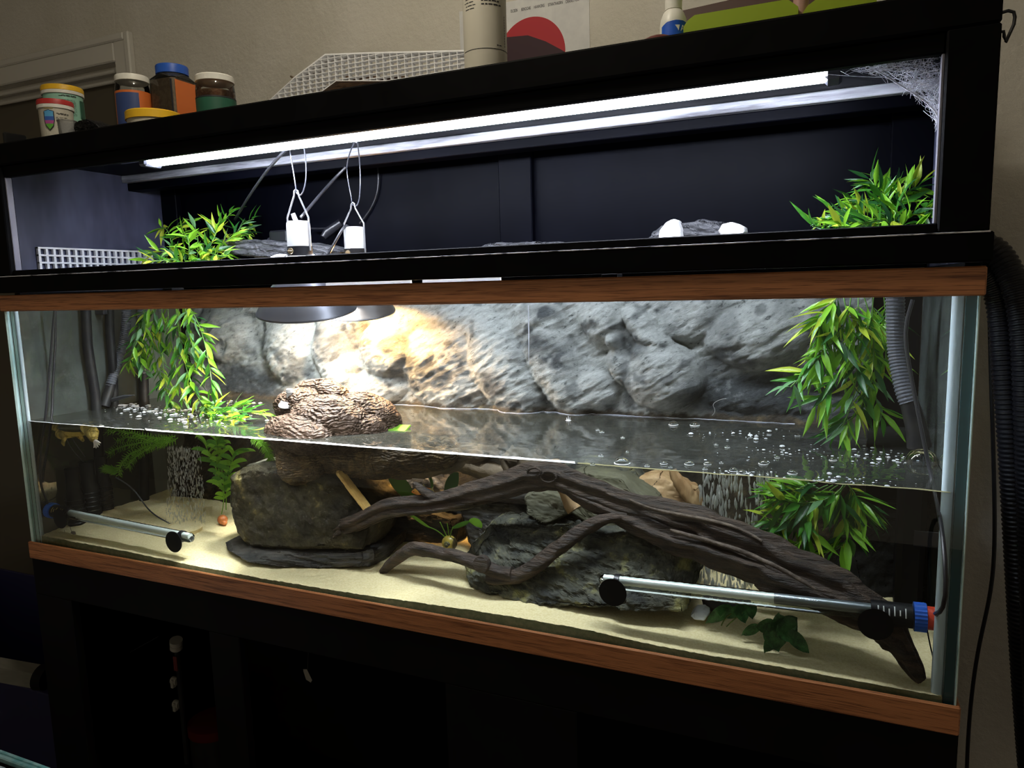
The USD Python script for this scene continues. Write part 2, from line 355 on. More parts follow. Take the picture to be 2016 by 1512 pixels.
part(aq, 'right_pane_edge', bx(XI+.0004, XO, .0125, .0165, .014, ZT1-.007, .0004), M['glass_edge'], label='dark teal edge of the right glass pane')
part(aq, 'left_pane_edge', bx(-XO, -XI-.0004, .0125, .0165, .014, ZT1-.007, .0004), M['glass_edge_light'], label='pale green edge of the left glass pane')
part(aq, 'front_pane_edge', bx(XO, XO+.0015, .0008, .012, .014, ZT1-.007, .0003), M['glass_edge_light'])
part(aq, 'front_pane_edge', bx(-XO-.0015, -XO, .0008, .012, .014, ZT1-.007, .0003), M['glass_edge_light'])
part(aq, 'silicone_seam', tube(np.array([[XI-.0068, .0215, z] for z in np.linspace(.016, ZT0+.02, 12)]), .0068, 12), M['silicone'])
part(aq, 'silicone_seam', tube(np.array([[-XI+.003, .016, z] for z in np.linspace(.016, ZT0+.02, 12)]), .004, 10), M['silicone'])

# ---------------------------------------------------------------- hood
hd = thing('hood', 'black painted wooden hood with a long open window on top of the aquarium', 'aquarium hood', (0, .23, .603))
HX = .9195; HW = .866; HB = .603; HT = .914; WB = .638; WT = .870
part(hd, 'bottom_rail', bx(-HX-.004, HX+.004, -.012, .020, HB, WB, .002), M['black'])
part(hd, 'window_track', bx(-HW, HW, -.002, .012, WB, .6505, .0012), M['black'])
part(hd, 'worn_edge', bx(-HX, HX, -.0128, -.0105, WB-.0012, WB+.0006, .0003), M['worn'], label='scuffed pale edge of the bottom rail')
part(hd, 'header', bx(-HX, HX, -.006, .020, WT, HT, .003), M['black'])
part(hd, 'header_lip', bx(-HW, HW, .002, .016, .846, WT, .002), M['black'])
for s in (-1, 1):
    part(hd, 'stile', bx(min(s*HX, s*HW), max(s*HX, s*HW), -.006, .020, WB, WT, .002), M['black'])
    part(hd, 'side_board', bx(min(s*HX, s*.905), max(s*HX, s*.905), .020, .462, HB, HT, .001), M['black_side'])
    part(hd, 'track_strip', bx(min(s*HW, s*(HW-.0035)), max(s*HW, s*(HW-.0035)), .003, .016, .6505, .846, .0006), M['strip_grey'])
part(hd, 'lid', bx(-.905, .905, .020, .462, .892, HT, .001), M['black_in'])
part(hd, 'back_board', bx(-.905, .905, .450, .462, HB, .892, .001), M['black_in'])
for a, b in ((.092, .168), (-.905, -.850), (.84, .905)): part(hd, 'back_post', bx(a, b, .432, .450, .655, .892, .002), M['black_in'])
part(hd, 'roof_beam', bx(-.905, .905, .318, .345, .875, .892, .0015), M['beam'], label='black beam under the lid with the light strip reflection in its colour')
part(hd, 'beam_lip', bx(-.905, .905, .334, .375, .856, .875, .0015), M['black_in'])
part(hd, 'back_ledge', bx(-.905, .905, .372, .450, .640, .650, .001), M['black_in'])
part(hd, 'side_ledge', bx(-.905, -.80, .020, .372, .640, .650, .001), M['black_in'])
part(hd, 'side_ledge', bx(.80, .905, .020, .372, .640, .650, .001), M['black_in'])
for x in (-.91, -.45, .45, .91): part(hd, 'spacer', bx(x-.012, x+.012, .03, .06, ZT1, HB, .0005) if abs(x) < .9 else bx(x-.009, x+.009, .03, .45, ZT1, HB, .0005), M['black'])

lf = thing('light_fixture', 'long glowing light strip under the hood lid', 'light fixture', (.08, .1, .85))
prof = [(math.cos(a), -math.sin(a)) for a in np.linspace(0, math.pi, 13)]
V = []; X0, X1 = -.535, .735
for x in (X0, X1): V += [[x, .100+.021*c, .871+.018*s] for c, s in prof]
n = len(prof); F = [[i, i+1, n+i+1] for i in range(n-1)]+[[i, n+i+1, n+i] for i in range(n-1)]
part(lf, 'diffuser', (np.array(V), np.array(F)[:, ::-1]), M['led'], smooth=True, label='glowing white diffuser')
part(lf, 'housing', bx(-.66, .83, .072, .128, .872, .8915, .003), M['alu'])
for a, b in ((X1, X1+.022), (X0-.022, X0)): part(lf, 'end_cap', bx(a, b, .078, .122, .852, .872, .004), M['zip'])

# ---------------------------------------------------------------- rock background
ZW = .316
def rockwall():
    xs = np.linspace(-.85, .82, 420); zs = np.r_[np.linspace(.02, .30, 50), np.linspace(.304, .585, 110)]
    X, Z = np.meshgrid(xs, zs); P = np.stack([X, np.zeros_like(X)+.3, Z], -1)
    wx = (meshkit.fbm(P*8, 4, 3)-.5)*.065; wz = (meshkit.fbm(P*8, 4, 8)-.5)*.055
    h = .018+.018*meshkit.fbm(P*5, 3, 1)
    # boulders: centre, half sizes in the photograph's pixels, tilt in degrees, height in metres
    B = [(430, 655, 75, 62, 0, .055), (555, 670, 58, 95, 8, .065), (650, 715, 42, 95, -22, .062), (755, 690, 62, 58, 0, .075), (720, 770, 90, 45, -15, .06), (865, 725, 105, 90, 28, .058),
         (985, 720, 60, 130, -32, .070), (1085, 730, 48, 120, -36, .066), (1180, 635, 55, 55, 20, .062), (1212, 672, 20, 17, 0, .066), (1160, 770, 58, 48, 0, .055), (1302, 738, 72, 80, 0, .085),
         (1290, 655, 30, 80, -48, .066), (1365, 625, 60, 45, 0, .05), (1500, 660, 100, 66, -12, .072), (1640, 690, 80, 90, 0, .05), (905, 645, 75, 45, 10, .046), (1040, 640, 60, 50, 0, .056), (620, 780, 60, 30, 0, .05), (1225, 720, 28, 45, -20, .06), (1480, 790, 120, 40, 0, .032)]
    for u, v, ru, rv, rot, hh in B:
        c = at(u, v, y=.41); sx = pxm(c, 1)/.91; a = math.radians(rot)
        dx = X+wx-c[0]; dz = Z+wz-c[2]
        q0 = (dx*math.cos(a)-dz*math.sin(a))/(ru*sx); q1 = (dx*math.sin(a)+dz*math.cos(a))/(rv*sx*.95)
        b = np.sqrt(np.clip(1-(q0**2+q1**2), 0, 1))**.8*hh*1.12
        k = .006; hm = np.clip(.5+.5*(b-h)/k, 0, 1); h = h*(1-hm)+b*hm+k*hm*(1-hm)
    low = np.clip((ZW+.01-Z)/.28, 0, 1)
    h = h*(1-low*.5)+low*(.085+.05*meshkit.fbm(P*9, 3, 20))
    st = np.stack([X*1.0+Z*.55, X*0, Z*1.0-X*.55], -1)
    h = h+(meshkit.fbm(st*np.array([26, 1, 90]), 4, 5)-.5)*.006-np.abs(meshkit.fbm(st*np.array([13, 1, 30]), 4, 15)-.5)*.022-np.abs(meshkit.fbm(P*24, 3, 41)-.5)*.014+(meshkit.fbm(P*110, 2, 6)-.5)*.0025
    Y = .456-h
    dark = np.zeros_like(X)  # dark patches: partly darker rock, partly shade under the bulges as colour
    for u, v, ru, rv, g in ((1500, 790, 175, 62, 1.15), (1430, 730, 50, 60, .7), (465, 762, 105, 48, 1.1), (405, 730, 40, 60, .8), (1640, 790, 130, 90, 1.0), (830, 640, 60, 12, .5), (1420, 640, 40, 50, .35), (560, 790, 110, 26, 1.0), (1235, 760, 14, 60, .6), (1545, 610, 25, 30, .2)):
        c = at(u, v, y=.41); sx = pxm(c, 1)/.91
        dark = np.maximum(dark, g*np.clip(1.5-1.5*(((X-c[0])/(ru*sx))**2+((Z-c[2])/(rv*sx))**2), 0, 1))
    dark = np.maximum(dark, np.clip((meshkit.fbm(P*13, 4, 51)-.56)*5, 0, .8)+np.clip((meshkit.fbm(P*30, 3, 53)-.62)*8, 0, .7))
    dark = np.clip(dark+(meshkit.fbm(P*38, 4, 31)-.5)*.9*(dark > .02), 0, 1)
    wet = np.clip((ZW+.013-Z+(meshkit.fbm(P*45, 4, 12)-.5)*.03)/.006, 0, 1)  # wet stain at the waterline; the brown below also carries underwater shade
    nz, nx = X.shape; idx = np.arange(nz*nx).reshape(nz, nx)
    a, b, c, d = idx[:-1, :-1].ravel(), idx[:-1, 1:].ravel(), idx[1:, 1:].ravel(), idx[1:, :-1].ravel()
    return (np.c_[X.ravel(), Y.ravel(), Z.ravel()], np.vstack([np.c_[a, b, c], np.c_[a, c, d]])), np.clip(dark, 0, 1).ravel(), wet.ravel()
(RW, dark, wet) = rockwall()
N = {'g': ('geometry', {}), 'a': ('attribute', {'attribute': 'shade_and_stain'}), 's': ('separate_xyz', {}), 'm': ('mapping', {'scale': (1, 1, 1), 'rotation': (0, .55, 0)}), 'm2': ('mapping', {'scale': (1, 1, 2.2)}),
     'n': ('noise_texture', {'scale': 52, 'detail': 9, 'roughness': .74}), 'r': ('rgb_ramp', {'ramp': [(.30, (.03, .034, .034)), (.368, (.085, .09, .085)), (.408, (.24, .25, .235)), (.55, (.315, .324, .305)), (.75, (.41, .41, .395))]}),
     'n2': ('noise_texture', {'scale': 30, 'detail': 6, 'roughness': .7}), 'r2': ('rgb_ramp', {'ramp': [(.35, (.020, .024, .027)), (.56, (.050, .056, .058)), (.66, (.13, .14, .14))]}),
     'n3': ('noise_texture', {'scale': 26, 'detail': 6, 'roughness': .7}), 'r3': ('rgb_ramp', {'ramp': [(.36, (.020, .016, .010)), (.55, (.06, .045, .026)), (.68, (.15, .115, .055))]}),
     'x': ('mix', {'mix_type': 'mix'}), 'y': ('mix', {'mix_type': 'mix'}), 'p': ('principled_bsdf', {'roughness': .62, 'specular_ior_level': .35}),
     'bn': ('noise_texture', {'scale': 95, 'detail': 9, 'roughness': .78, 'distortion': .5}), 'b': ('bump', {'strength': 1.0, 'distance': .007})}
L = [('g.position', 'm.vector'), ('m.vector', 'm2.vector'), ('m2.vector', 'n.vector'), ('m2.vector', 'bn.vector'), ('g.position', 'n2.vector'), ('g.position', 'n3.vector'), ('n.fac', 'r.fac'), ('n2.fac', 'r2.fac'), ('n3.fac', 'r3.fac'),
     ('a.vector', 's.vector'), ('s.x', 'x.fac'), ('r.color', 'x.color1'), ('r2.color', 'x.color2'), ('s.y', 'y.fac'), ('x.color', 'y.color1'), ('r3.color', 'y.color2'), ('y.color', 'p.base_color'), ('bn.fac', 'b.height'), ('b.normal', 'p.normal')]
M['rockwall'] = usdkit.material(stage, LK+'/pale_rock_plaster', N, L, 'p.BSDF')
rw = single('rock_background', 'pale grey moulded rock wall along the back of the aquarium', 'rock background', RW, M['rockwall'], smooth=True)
pv = UsdGeom.PrimvarsAPI(stage.GetPrimAtPath(rw.path)).CreatePrimvar('shade_and_stain', Sdf.ValueTypeNames.Color3fArray, 'vertex')
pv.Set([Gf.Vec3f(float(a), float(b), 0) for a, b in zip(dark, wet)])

# ---------------------------------------------------------------- sand
SF = np.array([(-.93, .049), (-.8, .0475), (-.616, .046), (-.42, .040), (-.26, .0385), (-.1, .0385), (.04, .0415), (.16, .0455), (.285, .0485), (.40, .0475), (.49, .0425), (.60, .0405), (.685, .0415), (.80, .040), (.93, .040)])
def sandz(x, y):
    x = np.asarray(x, float); y = np.asarray(y, float)
    b = np.interp(x, SF[:, 0], SF[:, 1]); t = np.clip((y-.012)/.3, 0, 1.5)
    z = b*(1-.0*t)+t*.010
    for cx, cy, r, h in ((-.74, .20, .085, .022), (-.88, .16, .05, .012), (.84, .30, .12, .03), (.1, .34, .2, .015)): z = z+h*np.exp(-((x-cx)**2+(y-cy)**2)/(2*(r*.6)**2))
    return z
def sand():
    xs = np.linspace(-XI+.001, XI-.001, 361); ys = np.r_[np.linspace(.0135, .06, 16), np.linspace(.066, .44, 50)]
    X, Y = np.meshgrid(xs, ys); P = np.stack([X, Y, X*0], -1)
    Z = sandz(X, Y)+(meshkit.fbm(P*14, 3, 2)-.5)*.009*np.clip((Y-.012)/.05, .3, 1)+(meshkit.fbm(P*160, 2, 4)-.5)*.0022
    ny, nx = X.shape; idx = np.arange(ny*nx).reshape(ny, nx); a, b, c, d = idx[:-1, :-1].ravel(), idx[:-1, 1:].ravel(), idx[1:, 1:].ravel(), idx[1:, :-1].ravel()
    top = (np.c_[X.ravel(), Y.ravel(), Z.ravel()], np.vstack([np.c_[a, b, c], np.c_[a, c, d]]))
    q = np.arange(nx-1); V = np.vstack([np.c_[xs, np.full(nx, .0125), np.full(nx, .014)], np.c_[X[0], np.full(nx, .0130), Z[0]]])
    return top, (V, np.vstack([np.c_[q, q+1, nx+q+1], np.c_[q, nx+q+1, nx+q]]))
st_, sf_ = sand()
sn = thing('sand_bed', 'pale yellow sand covering the aquarium floor', 'sand', (0, .23, .014), kind='stuff')
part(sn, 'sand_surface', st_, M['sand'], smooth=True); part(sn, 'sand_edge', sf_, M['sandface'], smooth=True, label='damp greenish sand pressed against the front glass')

# ---------------------------------------------------------------- water
def water():
    xs = np.linspace(-XI+.0005, XI-.0005, 420); ys = np.linspace(.0128, .452, 110)
    X, Y = np.meshgrid(xs, ys); P = np.stack([X, Y, X*0], -1)
    agit = np.clip((X-.30)/.3, 0, 1)+np.clip((-.32-X)/.2, 0, 1)
    Z = ZW+(meshkit.fbm(P*np.array([9, 16, 1]), 3, 3)-.5)*.0012+(meshkit.fbm(P*np.array([26, 40, 1]), 2, 9)-.5)*(.0003+.0016*agit)
    Z -= np.interp(X, [-.9, 0, .9], [-.003, 0, .003])*0
    ny, nx = X.shape; idx = np.arange(ny*nx).reshape(ny, nx); a, b, c, d = idx[:-1, :-1].ravel(), idx[:-1, 1:].ravel(), idx[1:, 1:].ravel(), idx[1:, :-1].ravel()
    return (np.c_[X.ravel(), Y.ravel(), Z.ravel()], np.vstack([np.c_[a, b, c], np.c_[a, c, d]])), xs, Z[0]
W_, wx_, wz_ = water()
wt = thing('water', 'calm dark water surface reflecting the rock wall', 'water', (0, .23, ZW))
part(wt, 'water_surface', W_, M['water'], smooth=True)
M['glint_line'] = mat('shore_glint', (.55, .56, .62), .2, spec=.8)  # pale colour stands in for the glint along the back waterline
M['lip'] = leafmat('water_lip_glow', (.78, .80, .76), .75, .15)  # white colour stands in for the strip's glint in the meniscus
def mstrip(x0, x1, hgt):        # the water climbs the glass in a narrow curved lip
    k = (wx_ >= x0) & (wx_ <= x1); x = wx_[k]; z = wz_[k]; n = len(x); nb = meshkit.fbm(np.c_[x*40, x*0, x*0], 3, 4)
    w = hgt*(.7+.6*nb); V = np.vstack([np.c_[x, np.full(n, .0125), z+w*.75], np.c_[x, np.full(n, .0136), z+w*.1], np.c_[x, np.full(n, .0162), z-w*.30]]); q = np.arange(n-1)
    return V, np.vstack([np.vstack([np.c_[q+o, q+1+o, q+1+n+o], np.c_[q+o, q+1+n+o, q+n+o]]) for o in (0, n)])[:, ::-1]
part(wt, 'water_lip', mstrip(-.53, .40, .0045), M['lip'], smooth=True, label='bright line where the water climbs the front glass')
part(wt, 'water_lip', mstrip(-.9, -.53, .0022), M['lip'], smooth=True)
M['lipdim'] = leafmat('water_edge_yellowish', (.30, .27, .14), .6)  # same lip with a dimmer, yellowish glint as its colour
_v = VF(RW)[0]; _k = np.argmin(np.abs(_v[:, 2]-ZW)); _row = _v[np.abs(_v[:, 2]-_v[_k, 2]) < 1e-6]; _row = _row[(_row[:, 0] > -.25) & (_row[:, 0] < .70)]
part(wt, 'shore_line', tube(np.c_[_row[:, 0], _row[:, 1]-.0012, np.full(len(_row), ZW+.0008)], .0007*(.3+1.1*meshkit.noise(np.c_[_row[:, 0]*30, _row[:, 0]*0, _row[:, 0]*0], 2)), 5), M['glint_line'], smooth=True, label='thin bright line where the water meets the rock wall')
part(wt, 'water_lip', mstrip(.40, .9, .0022), M['lipdim'], smooth=True)

M['strip'] = leafmat('white_acrylic', (.85, .86, .88), .6)  # added translucent strips that make the bright line in the slot
for k, (u0, u1) in enumerate(((632, 800), (824, 978))):
    a, b = at(u0, 555, y=.016)[0], at(u1, 553, y=.016)[0]
    single('added_slot_strip', ('left', 'right')[k]+' one of two added white strips making the bright line in the slot under the hood', 'strip', bx(a, b, .028, .034, ZT1, ZT1+.014, .0004), M['strip'])

# ---------------------------------------------------------------- hanging lamps
def flat_tie(P, w=.0022, t=.0009, n=26):
    return tube(spline(P, n), w*.6, 6)
def lamp(cx, cy, zr, rd, zs, sock_r, sock_h, ztop, bulb, label, tiesP, cordP, outer):
    t = thing('heat_lamp', label, 'lamp', (cx, cy, zr))
    z0 = zs; k = rd
    prof = [(k, zr), (k+.003, zr+.002), (k*.97, zr+.012), (k*.85, zr+.034), (k*.62, zr+.058), (.030, z0-.004), (.028, z0-.004)]
    inner = [(r-.0016, z-.0012) for r, z in prof[::-1][1:]]
    rim = [(k-.0016, zr-.001), (k+.0035, zr-.0012), (k+.0035, zr+.0018)]
    TM = trimesh.transformations.rotation_matrix(math.radians(12), (.916, .40, 0), (cx, cy, z0))
    def tl(m):
        v, f = VF(m); return trimesh.transform_points(v, TM), f
    sh = part(t, 'reflector', tl(lathe(prof, 56, (cx, cy, 0))), M[outer], label='dark reflector bowl')
    part(sh, 'rolled_rim', tl(tube(np.array([[cx+(k+.001)*math.cos(a), cy+(k+.001)*math.sin(a), zr] for a in np.linspace(0, 2*math.pi, 57)]), .0022, 8, caps=False)), M['dome'])
    part(t, 'reflector_lining', tl(lathe(inner, 56, (cx, cy, 0))), M['domein'])
    c = part(t, 'collar', lathe([(0, z0-.006), (sock_r*1.06, z0-.006), (sock_r*1.06, z0+.013), (0, z0+.013)], 40, (cx, cy, 0)), M['rubber'], label='black metal collar band')
    part(c, 'screw', [lathe([(0, 0), (.0062, 0), (.0058, .002), (0, .0028)], 20, (cx-.002, cy-sock_r*1.06, z0+.0035), (.05, -1, 0)), bx(cx-.007, cx+.003, cy-sock_r*1.06-.0033, cy-sock_r*1.06-.0026, z0+.003, z0+.004, .0003)], M['brass'], label='brass slotted screw')
    s = sock_r; zt = z0+.013+sock_h
    part(t, 'socket', lathe([(0, z0+.012), (s, z0+.012), (s, zt-.008), (s*.96, zt-.003), (s*.82, zt), (0, zt+.001)], 40, (cx, cy, 0)), M['ceramic'], label='white ceramic socket')
    part(t, 'bulb', tl(lathe([(0, zr+.010), (.018, zr+.014), (.028, zr+.028), (.028, zr+.040), (.018, zr+.060), (.012, z0-.008), (0, z0-.008)], 28, (cx, cy, 0))), bulb)
    w = s*1.12
    bail = np.array([[cx-w, cy, z0+.004], [cx-w, cy, zt-.002], [cx-w, cy, zt+.008], [cx-.006, cy, ztop-.012], [cx-.004, cy, ztop-.002], [cx, cy, ztop+.001], [cx+.004, cy, ztop-.002], [cx+.006, cy, ztop-.012], [cx+w, cy, zt+.006], [cx+w, cy, zt-.004], [cx+w, cy, z0+.004]])
    part(t, 'hanger', tube(bail, .0019, 8), M['steelwire'], label='bent wire hanger')
    for P in tiesP: part(t, 'zip_tie', flat_tie(P), M['zip'])
    part(t, 'cord', tube(spline(cordP, 30), .0031, 8), M['cable'])
    return t
la, lb = (-.229, .165), (-.184, .29)
def LP(l, dx, dz): return (l[0]+dx, l[1], dz)
Ay = la[1]
l1 = lamp(*la, .5480, .098, .666, .0235, .050, .790, M['uvb'], 'larger hanging lamp with white socket, nearest the front, left of the pair',
     [[at(583, 378, y=Ay), at(578, 340, y=Ay), at(571, 300, y=Ay), at(570, 293, y=Ay-.02), at(571, 279, y=.13)], [at(583, 378, y=Ay), at(592, 384, y=Ay), at(601, 360, y=Ay), at(602, 320, y=Ay), at(597, 278, y=.13)]],
     [at(592, 428, y=Ay), at(606, 412, y=Ay+.02), at(642, 370, y=.25), at(681, 329, y=.285)], 'dome')
part(l1, 'switch', [lathe([(0, 0), (.006, 0), (.005, .004), (0, .004)], 12, (la[0], la[1]-.004, .725)), tube(np.array([[la[0], la[1]-.004, .728], [la[0]-.003, la[1]-.006, .735], [la[0]-.005, la[1]-.008, .744]]), [.004, .005, .0045], 10)], M['ceramic'])
By = lb[1]
l2 = lamp(*lb, .5385, .072, .664, .0225, .046, .773, M['bask'], 'smaller hanging lamp with white socket, behind and right of the pair',
     [[at(693, 402, y=By), at(688, 370, y=By), at(683, 332, y=By), at(689, 300, y=By-.02), at(689, 277, y=.13)], [at(693, 402, y=By), at(703, 404, y=By), at(709, 370, y=By), at(708, 320, y=By), at(701, 280, y=.13)]],
     [at(690, 455, y=By), at(680, 445, y=By-.02), at(672, 455, y=By-.03), at(655, 485, y=By-.04), at(640, 512, y=By-.04)], 'dome2')
part(l1, 'cord', tube(spline([at(565, 294, y=Ay-.02), at(535, 325, y=.2), at(500, 372, y=.27), at(463, 432, y=.36)], 20), .0031, 8), M['cable'])

# ---------------------------------------------------------------- things on the hood's ledges
ec = thing('egg_crate_strip', 'short white egg-crate strip standing against the left inside of the hood', 'egg crate', (-.897, .22, .652))
y0, y1, zb, zt = .078, .384, .6515, .7055
for z in np.linspace(zb+.002, zt-.002, 4): part(ec, 'lengthwise_slat', bx(-.903, -.8945, y0, y1, z-.0021, z+.0021, .0004), M['crate'], smooth=False)
for y in np.linspace(y0+.003, y1-.003, 18): part(ec, 'cross_slat', bx(-.9025, -.8950, y-.0030, y+.0030, zb, zt, .0004), M['crate'], smooth=False)

def slate(name, pts, depth, zrest, label, seed, m='slate', strata=.0022, amp=.004):
    t = rock(pts, depth, amp, 30, .005, seed, .95, 3, strata)
    return single(name, label, 'slate', t, M[m], smooth=25)
slate('slate_piece', [(430, 474, .33), (445, 472, .33), (600, 478, .33), (650, 488, .335), (672, 496, .335), (660, 507, .335), (560, 510, .33), (460, 500, .33)], .07, .65, 'long layered grey slate behind the hanging lamps', 3)
slate('slate_piece', [(948, 488, .375), (960, 480, .375), (1060, 478, .375), (1130, 479, .375), (1210, 482, .38), (1190, 494, .38), (960, 500, .375)], .05, .65, 'thin flat grey slate at the middle of the ledge, under the post', 5)
slate('slate_piece', [(1278, 470, .39), (1300, 446, .39), (1345, 440, .385), (1385, 434, .385), (1420, 440, .385), (1440, 466, .385), (1400, 480, .385), (1290, 482, .39)], .045, .65, 'dark grey slate chunk behind the two white pebbles', 8)
def pebble(pts, y, depth, label, seed):
    P = [(u, v, y) for u, v in pts]; t = rock(P, depth, .001, 30, .004, seed, .8, 16)
    return single('white_pebble', label, 'pebble', t, M['quartz'], smooth=True)
pebble([(1297, 470), (1299, 455), (1312, 438), (1326, 431), (1338, 434), (1344, 450), (1345, 472), (1320, 482)], .37, .03, 'tall egg-shaped white pebble leaning on the slate chunk', 3)
pebble([(1414, 455), (1422, 442), (1440, 437), (1455, 441), (1468, 448), (1470, 458), (1450, 470), (1425, 470)], .36, .03, 'flat white pebble on the right of the slate chunk', 4)
pebble([(538, 505), (552, 500), (566, 503), (572, 515), (540, 520)], .30, .03, 'small white pebble at the foot of the larger lamp', 6)
ad = thing('power_adapter', 'small dark power adapter behind the larger hanging lamp', 'power adapter', at(550, 462, y=.40))
c = at(555, 464, y=.395); part(ad, 'case', bx(c[0]-.026, c[0]+.03, c[1]-.018, c[1]+.018, c[2]-.018, c[2]+.012, .004), M['plug'])
part(ad, 'cord', tube(spline([at(533, 470, y=.39), at(526, 480, y=.36), at(525, 505, y=.35), at(524, 525, y=.35)], 16), .003, 8), M['cable'])
pl = thing('plug', 'dark angled plug leaning at the back of the hood between the lamps', 'plug', at(655, 455, y=.42))
part(pl, 'body', tube(np.array([at(636, 468, y=.41), at(645, 458, y=.42), at(672, 438, y=.43)]), [.008, .012, .010], 10), M['plug'])
part(pl, 'cord', tube(spline([at(612, 450, y=.43), at(640, 450, y=.425), at(660, 449, y=.43)], 12), .0025, 6), M['cable_dark'])
single('hanging_cable', 'thin black cable hanging down the inside back of the hood', 'cable', tube(spline([at(744, 330, y=.444), at(742, 380, y=.444), at(730, 410, y=.444), at(708, 440, y=.442)], 24), .0022, 6), M['cable_dark'])

# ---------------------------------------------------------------- cobweb
def cobweb():
    ms = []; C = at(1862, 112, y=.018)
    edge = spline([at(1640, 142, y=.03), at(1700, 128, y=.03), at(1745, 150, y=.03), at(1790, 178, y=.03), at(1835, 212, y=.025), at(1850, 245, y=.02)], 60)
    inner = spline([at(1700, 130, y=.02), at(1770, 120, y=.02), at(1858, 113, y=.018), at(1857, 160, y=.018), at(1856, 200, y=.018), at(1854, 240, y=.018)], 60)
    for k in range(380):
        i = rng.integers(8, 60); j = np.clip(i+rng.integers(-16, 16), 0, 59)
        a = edge[i]+(inner[i]-edge[i])*rng.random()**1.0; b = inner[j]+(edge[j]-inner[j])*rng.random()**2
        a = a+[0, rng.uniform(-.01, .05), 0]; b = b+[0, rng.uniform(-.004, .03), 0]
        mid = (a+b)/2+rng.normal(0, .003, 3); ms.append(tube(spline([a, mid, b], 7), rng.uniform(.00016, .00042), 3, caps=False))
    for k in range(7): ms.append(tube(edge[8:]+rng.normal(0, .0006, 3), .0003, 3, caps=False))
    ms.append(tube(spline([at(1616, 145, y=.05), at(1680, 150, y=.04), at(1760, 153, y=.035)], 12), .0003, 3, caps=False))
    ms.append(tube(spline([at(1655, 140, y=.05), at(1672, 149, y=.045)], 5), .0003, 3, caps=False))
    return join(ms)
single('cobweb', 'dusty white cobweb in the upper right corner of the hood window', 'cobweb', cobweb(), M['web'], smooth=True, kind='stuff')

# ---------------------------------------------------------------- plastic bamboo
LM = [leafmat('bamboo_leaf_green', (.055, .23, .022)), leafmat('bamboo_leaf_light', (.21, .47, .03)), leafmat('bamboo_leaf_yellow', (.44, .54, .045)), leafmat('bamboo_leaf_deep', (.02, .10, .024)), leafmat('bamboo_leaf_pale', (.15, .32, .14), .25)]
M['stem'] = leafmat('bamboo_stem', (.12, .26, .05), .15)
def leaf(base, d, L, w, nrm, curl=.25, fold=.25, n=5):
    d = d/np.linalg.norm(d); s = np.cross(d, nrm); s /= max(np.linalg.norm(s), 1e-6); nn = np.cross(s, d)
    V = []; t = np.linspace(0, 1, n+1)
    prof = np.array([.10, .72, 1.0, .78, .42, .0]) if n == 5 else np.sin(np.pi*t)**.8
    for ti, wi in zip(t, prof):
        c = base+d*L*ti-nn*L*curl*ti**2; h = w/2*wi
        V += [c-s*h+nn*h*fold*2, c, c+s*h+nn*h*fold*2]
    F = []
    for i in range(n):
        o = i*3; F += [[o, o+3, o+4], [o, o+4, o+1], [o+1, o+4, o+5], [o+1, o+5, o+2]]
    return np.array(V), np.array(F)

def bamboo(label, stems, per, L=(.035, .06), w=(.007, .012), spread=1.0, down=.4, mats=(0, 1, 2, 3, 4), wts=(.3, .3, .18, .12, .1), seed=1, group=None, rstem=.0011, aim=None):
    r = np.random.default_rng(seed); S = [spline(s, 24) for s in stems]; base = S[0][0]
    t = thing('plastic_bamboo', label, 'artificial plant', base)
    for s in S: part(t, 'stem', tube(s, rstem, 5), M['stem'], smooth=True)
    total = 0
    for s in S:
        T = np.gradient(s, axis=0)
        for k in range(per):
            if total >= 290: break
            i = min(23, int((.08+.92*(k+r.random()*.8)/per)*23.9)); tt = T[i]/np.linalg.norm(T[i])
            side = r.normal(0, 1, 3); side -= tt*(side@tt); side /= np.linalg.norm(side)
            d = tt*r.uniform(.25, .8)+side*spread*r.uniform(.35, 1.0)+np.array([0, 0, -down])
            if aim is not None: d = d+np.asarray(aim)*r.random()
            nrm = np.array([0, -.35, .8])+r.normal(0, .45, 3)
            m = LM[r.choice(mats, p=wts)]
            part(t, 'leaf', leaf(s[i]+side*rstem, d, r.uniform(*L), r.uniform(*w), nrm, r.uniform(.0, .35)), m, smooth=True); total += 1
    return t
def px(*q): return [at(u, v, y=y) for u, v, y in q]
rs = np.random.default_rng(5)
def jit(P, a): return [np.asarray(p)+rs.normal(0, a, 3) for p in P]

# hanging, left
bamboo('plastic bamboo hanging into the left end of the aquarium, trailing onto the water', [
    px((300, 596, .27), (298, 650, .26), (285, 680, .25), (275, 705, .25)), px((320, 596, .26), (318, 680, .25), (325, 750, .24), (335, 795, .23)),
    px((345, 596, .25), (352, 660, .24), (368, 730, .22), (395, 790, .20), (425, 812, .19)), px((360, 596, .25), (372, 640, .24), (380, 690, .23), (384, 715, .23)),
    px((330, 596, .27), (335, 660, .26), (345, 720, .25), (362, 790, .24)), px((310, 596, .28), (300, 660, .27), (310, 730, .26), (338, 798, .25)), px((352, 596, .24), (360, 700, .23), (385, 770, .21), (400, 800, .2)), px((300, 596, .25), (280, 640, .24), (262, 690, .23), (250, 720, .23)), px((290, 596, .26), (272, 660, .25), (285, 730, .24)), px((365, 596, .24), (395, 650, .22), (412, 720, .20), (418, 770, .19))],
    29, (.032, .054), (.008, .012), 1.15, .30, seed=2, wts=(.34, .30, .10, .10, .16))
bamboo('flat bamboo fronds lying on the water right of the left hanging plant', [px((395, 800, .21), (425, 812, .18), (470, 812, .16), (518, 813, .15)), px((390, 806, .2), (430, 822, .15), (480, 826, .13)), px((380, 800, .22), (420, 805, .2), (455, 803, .2), (480, 800, .2))],
    26, (.03, .05), (.006, .009), .45, -.05, seed=4, wts=(.3, .34, .14, .1, .12))
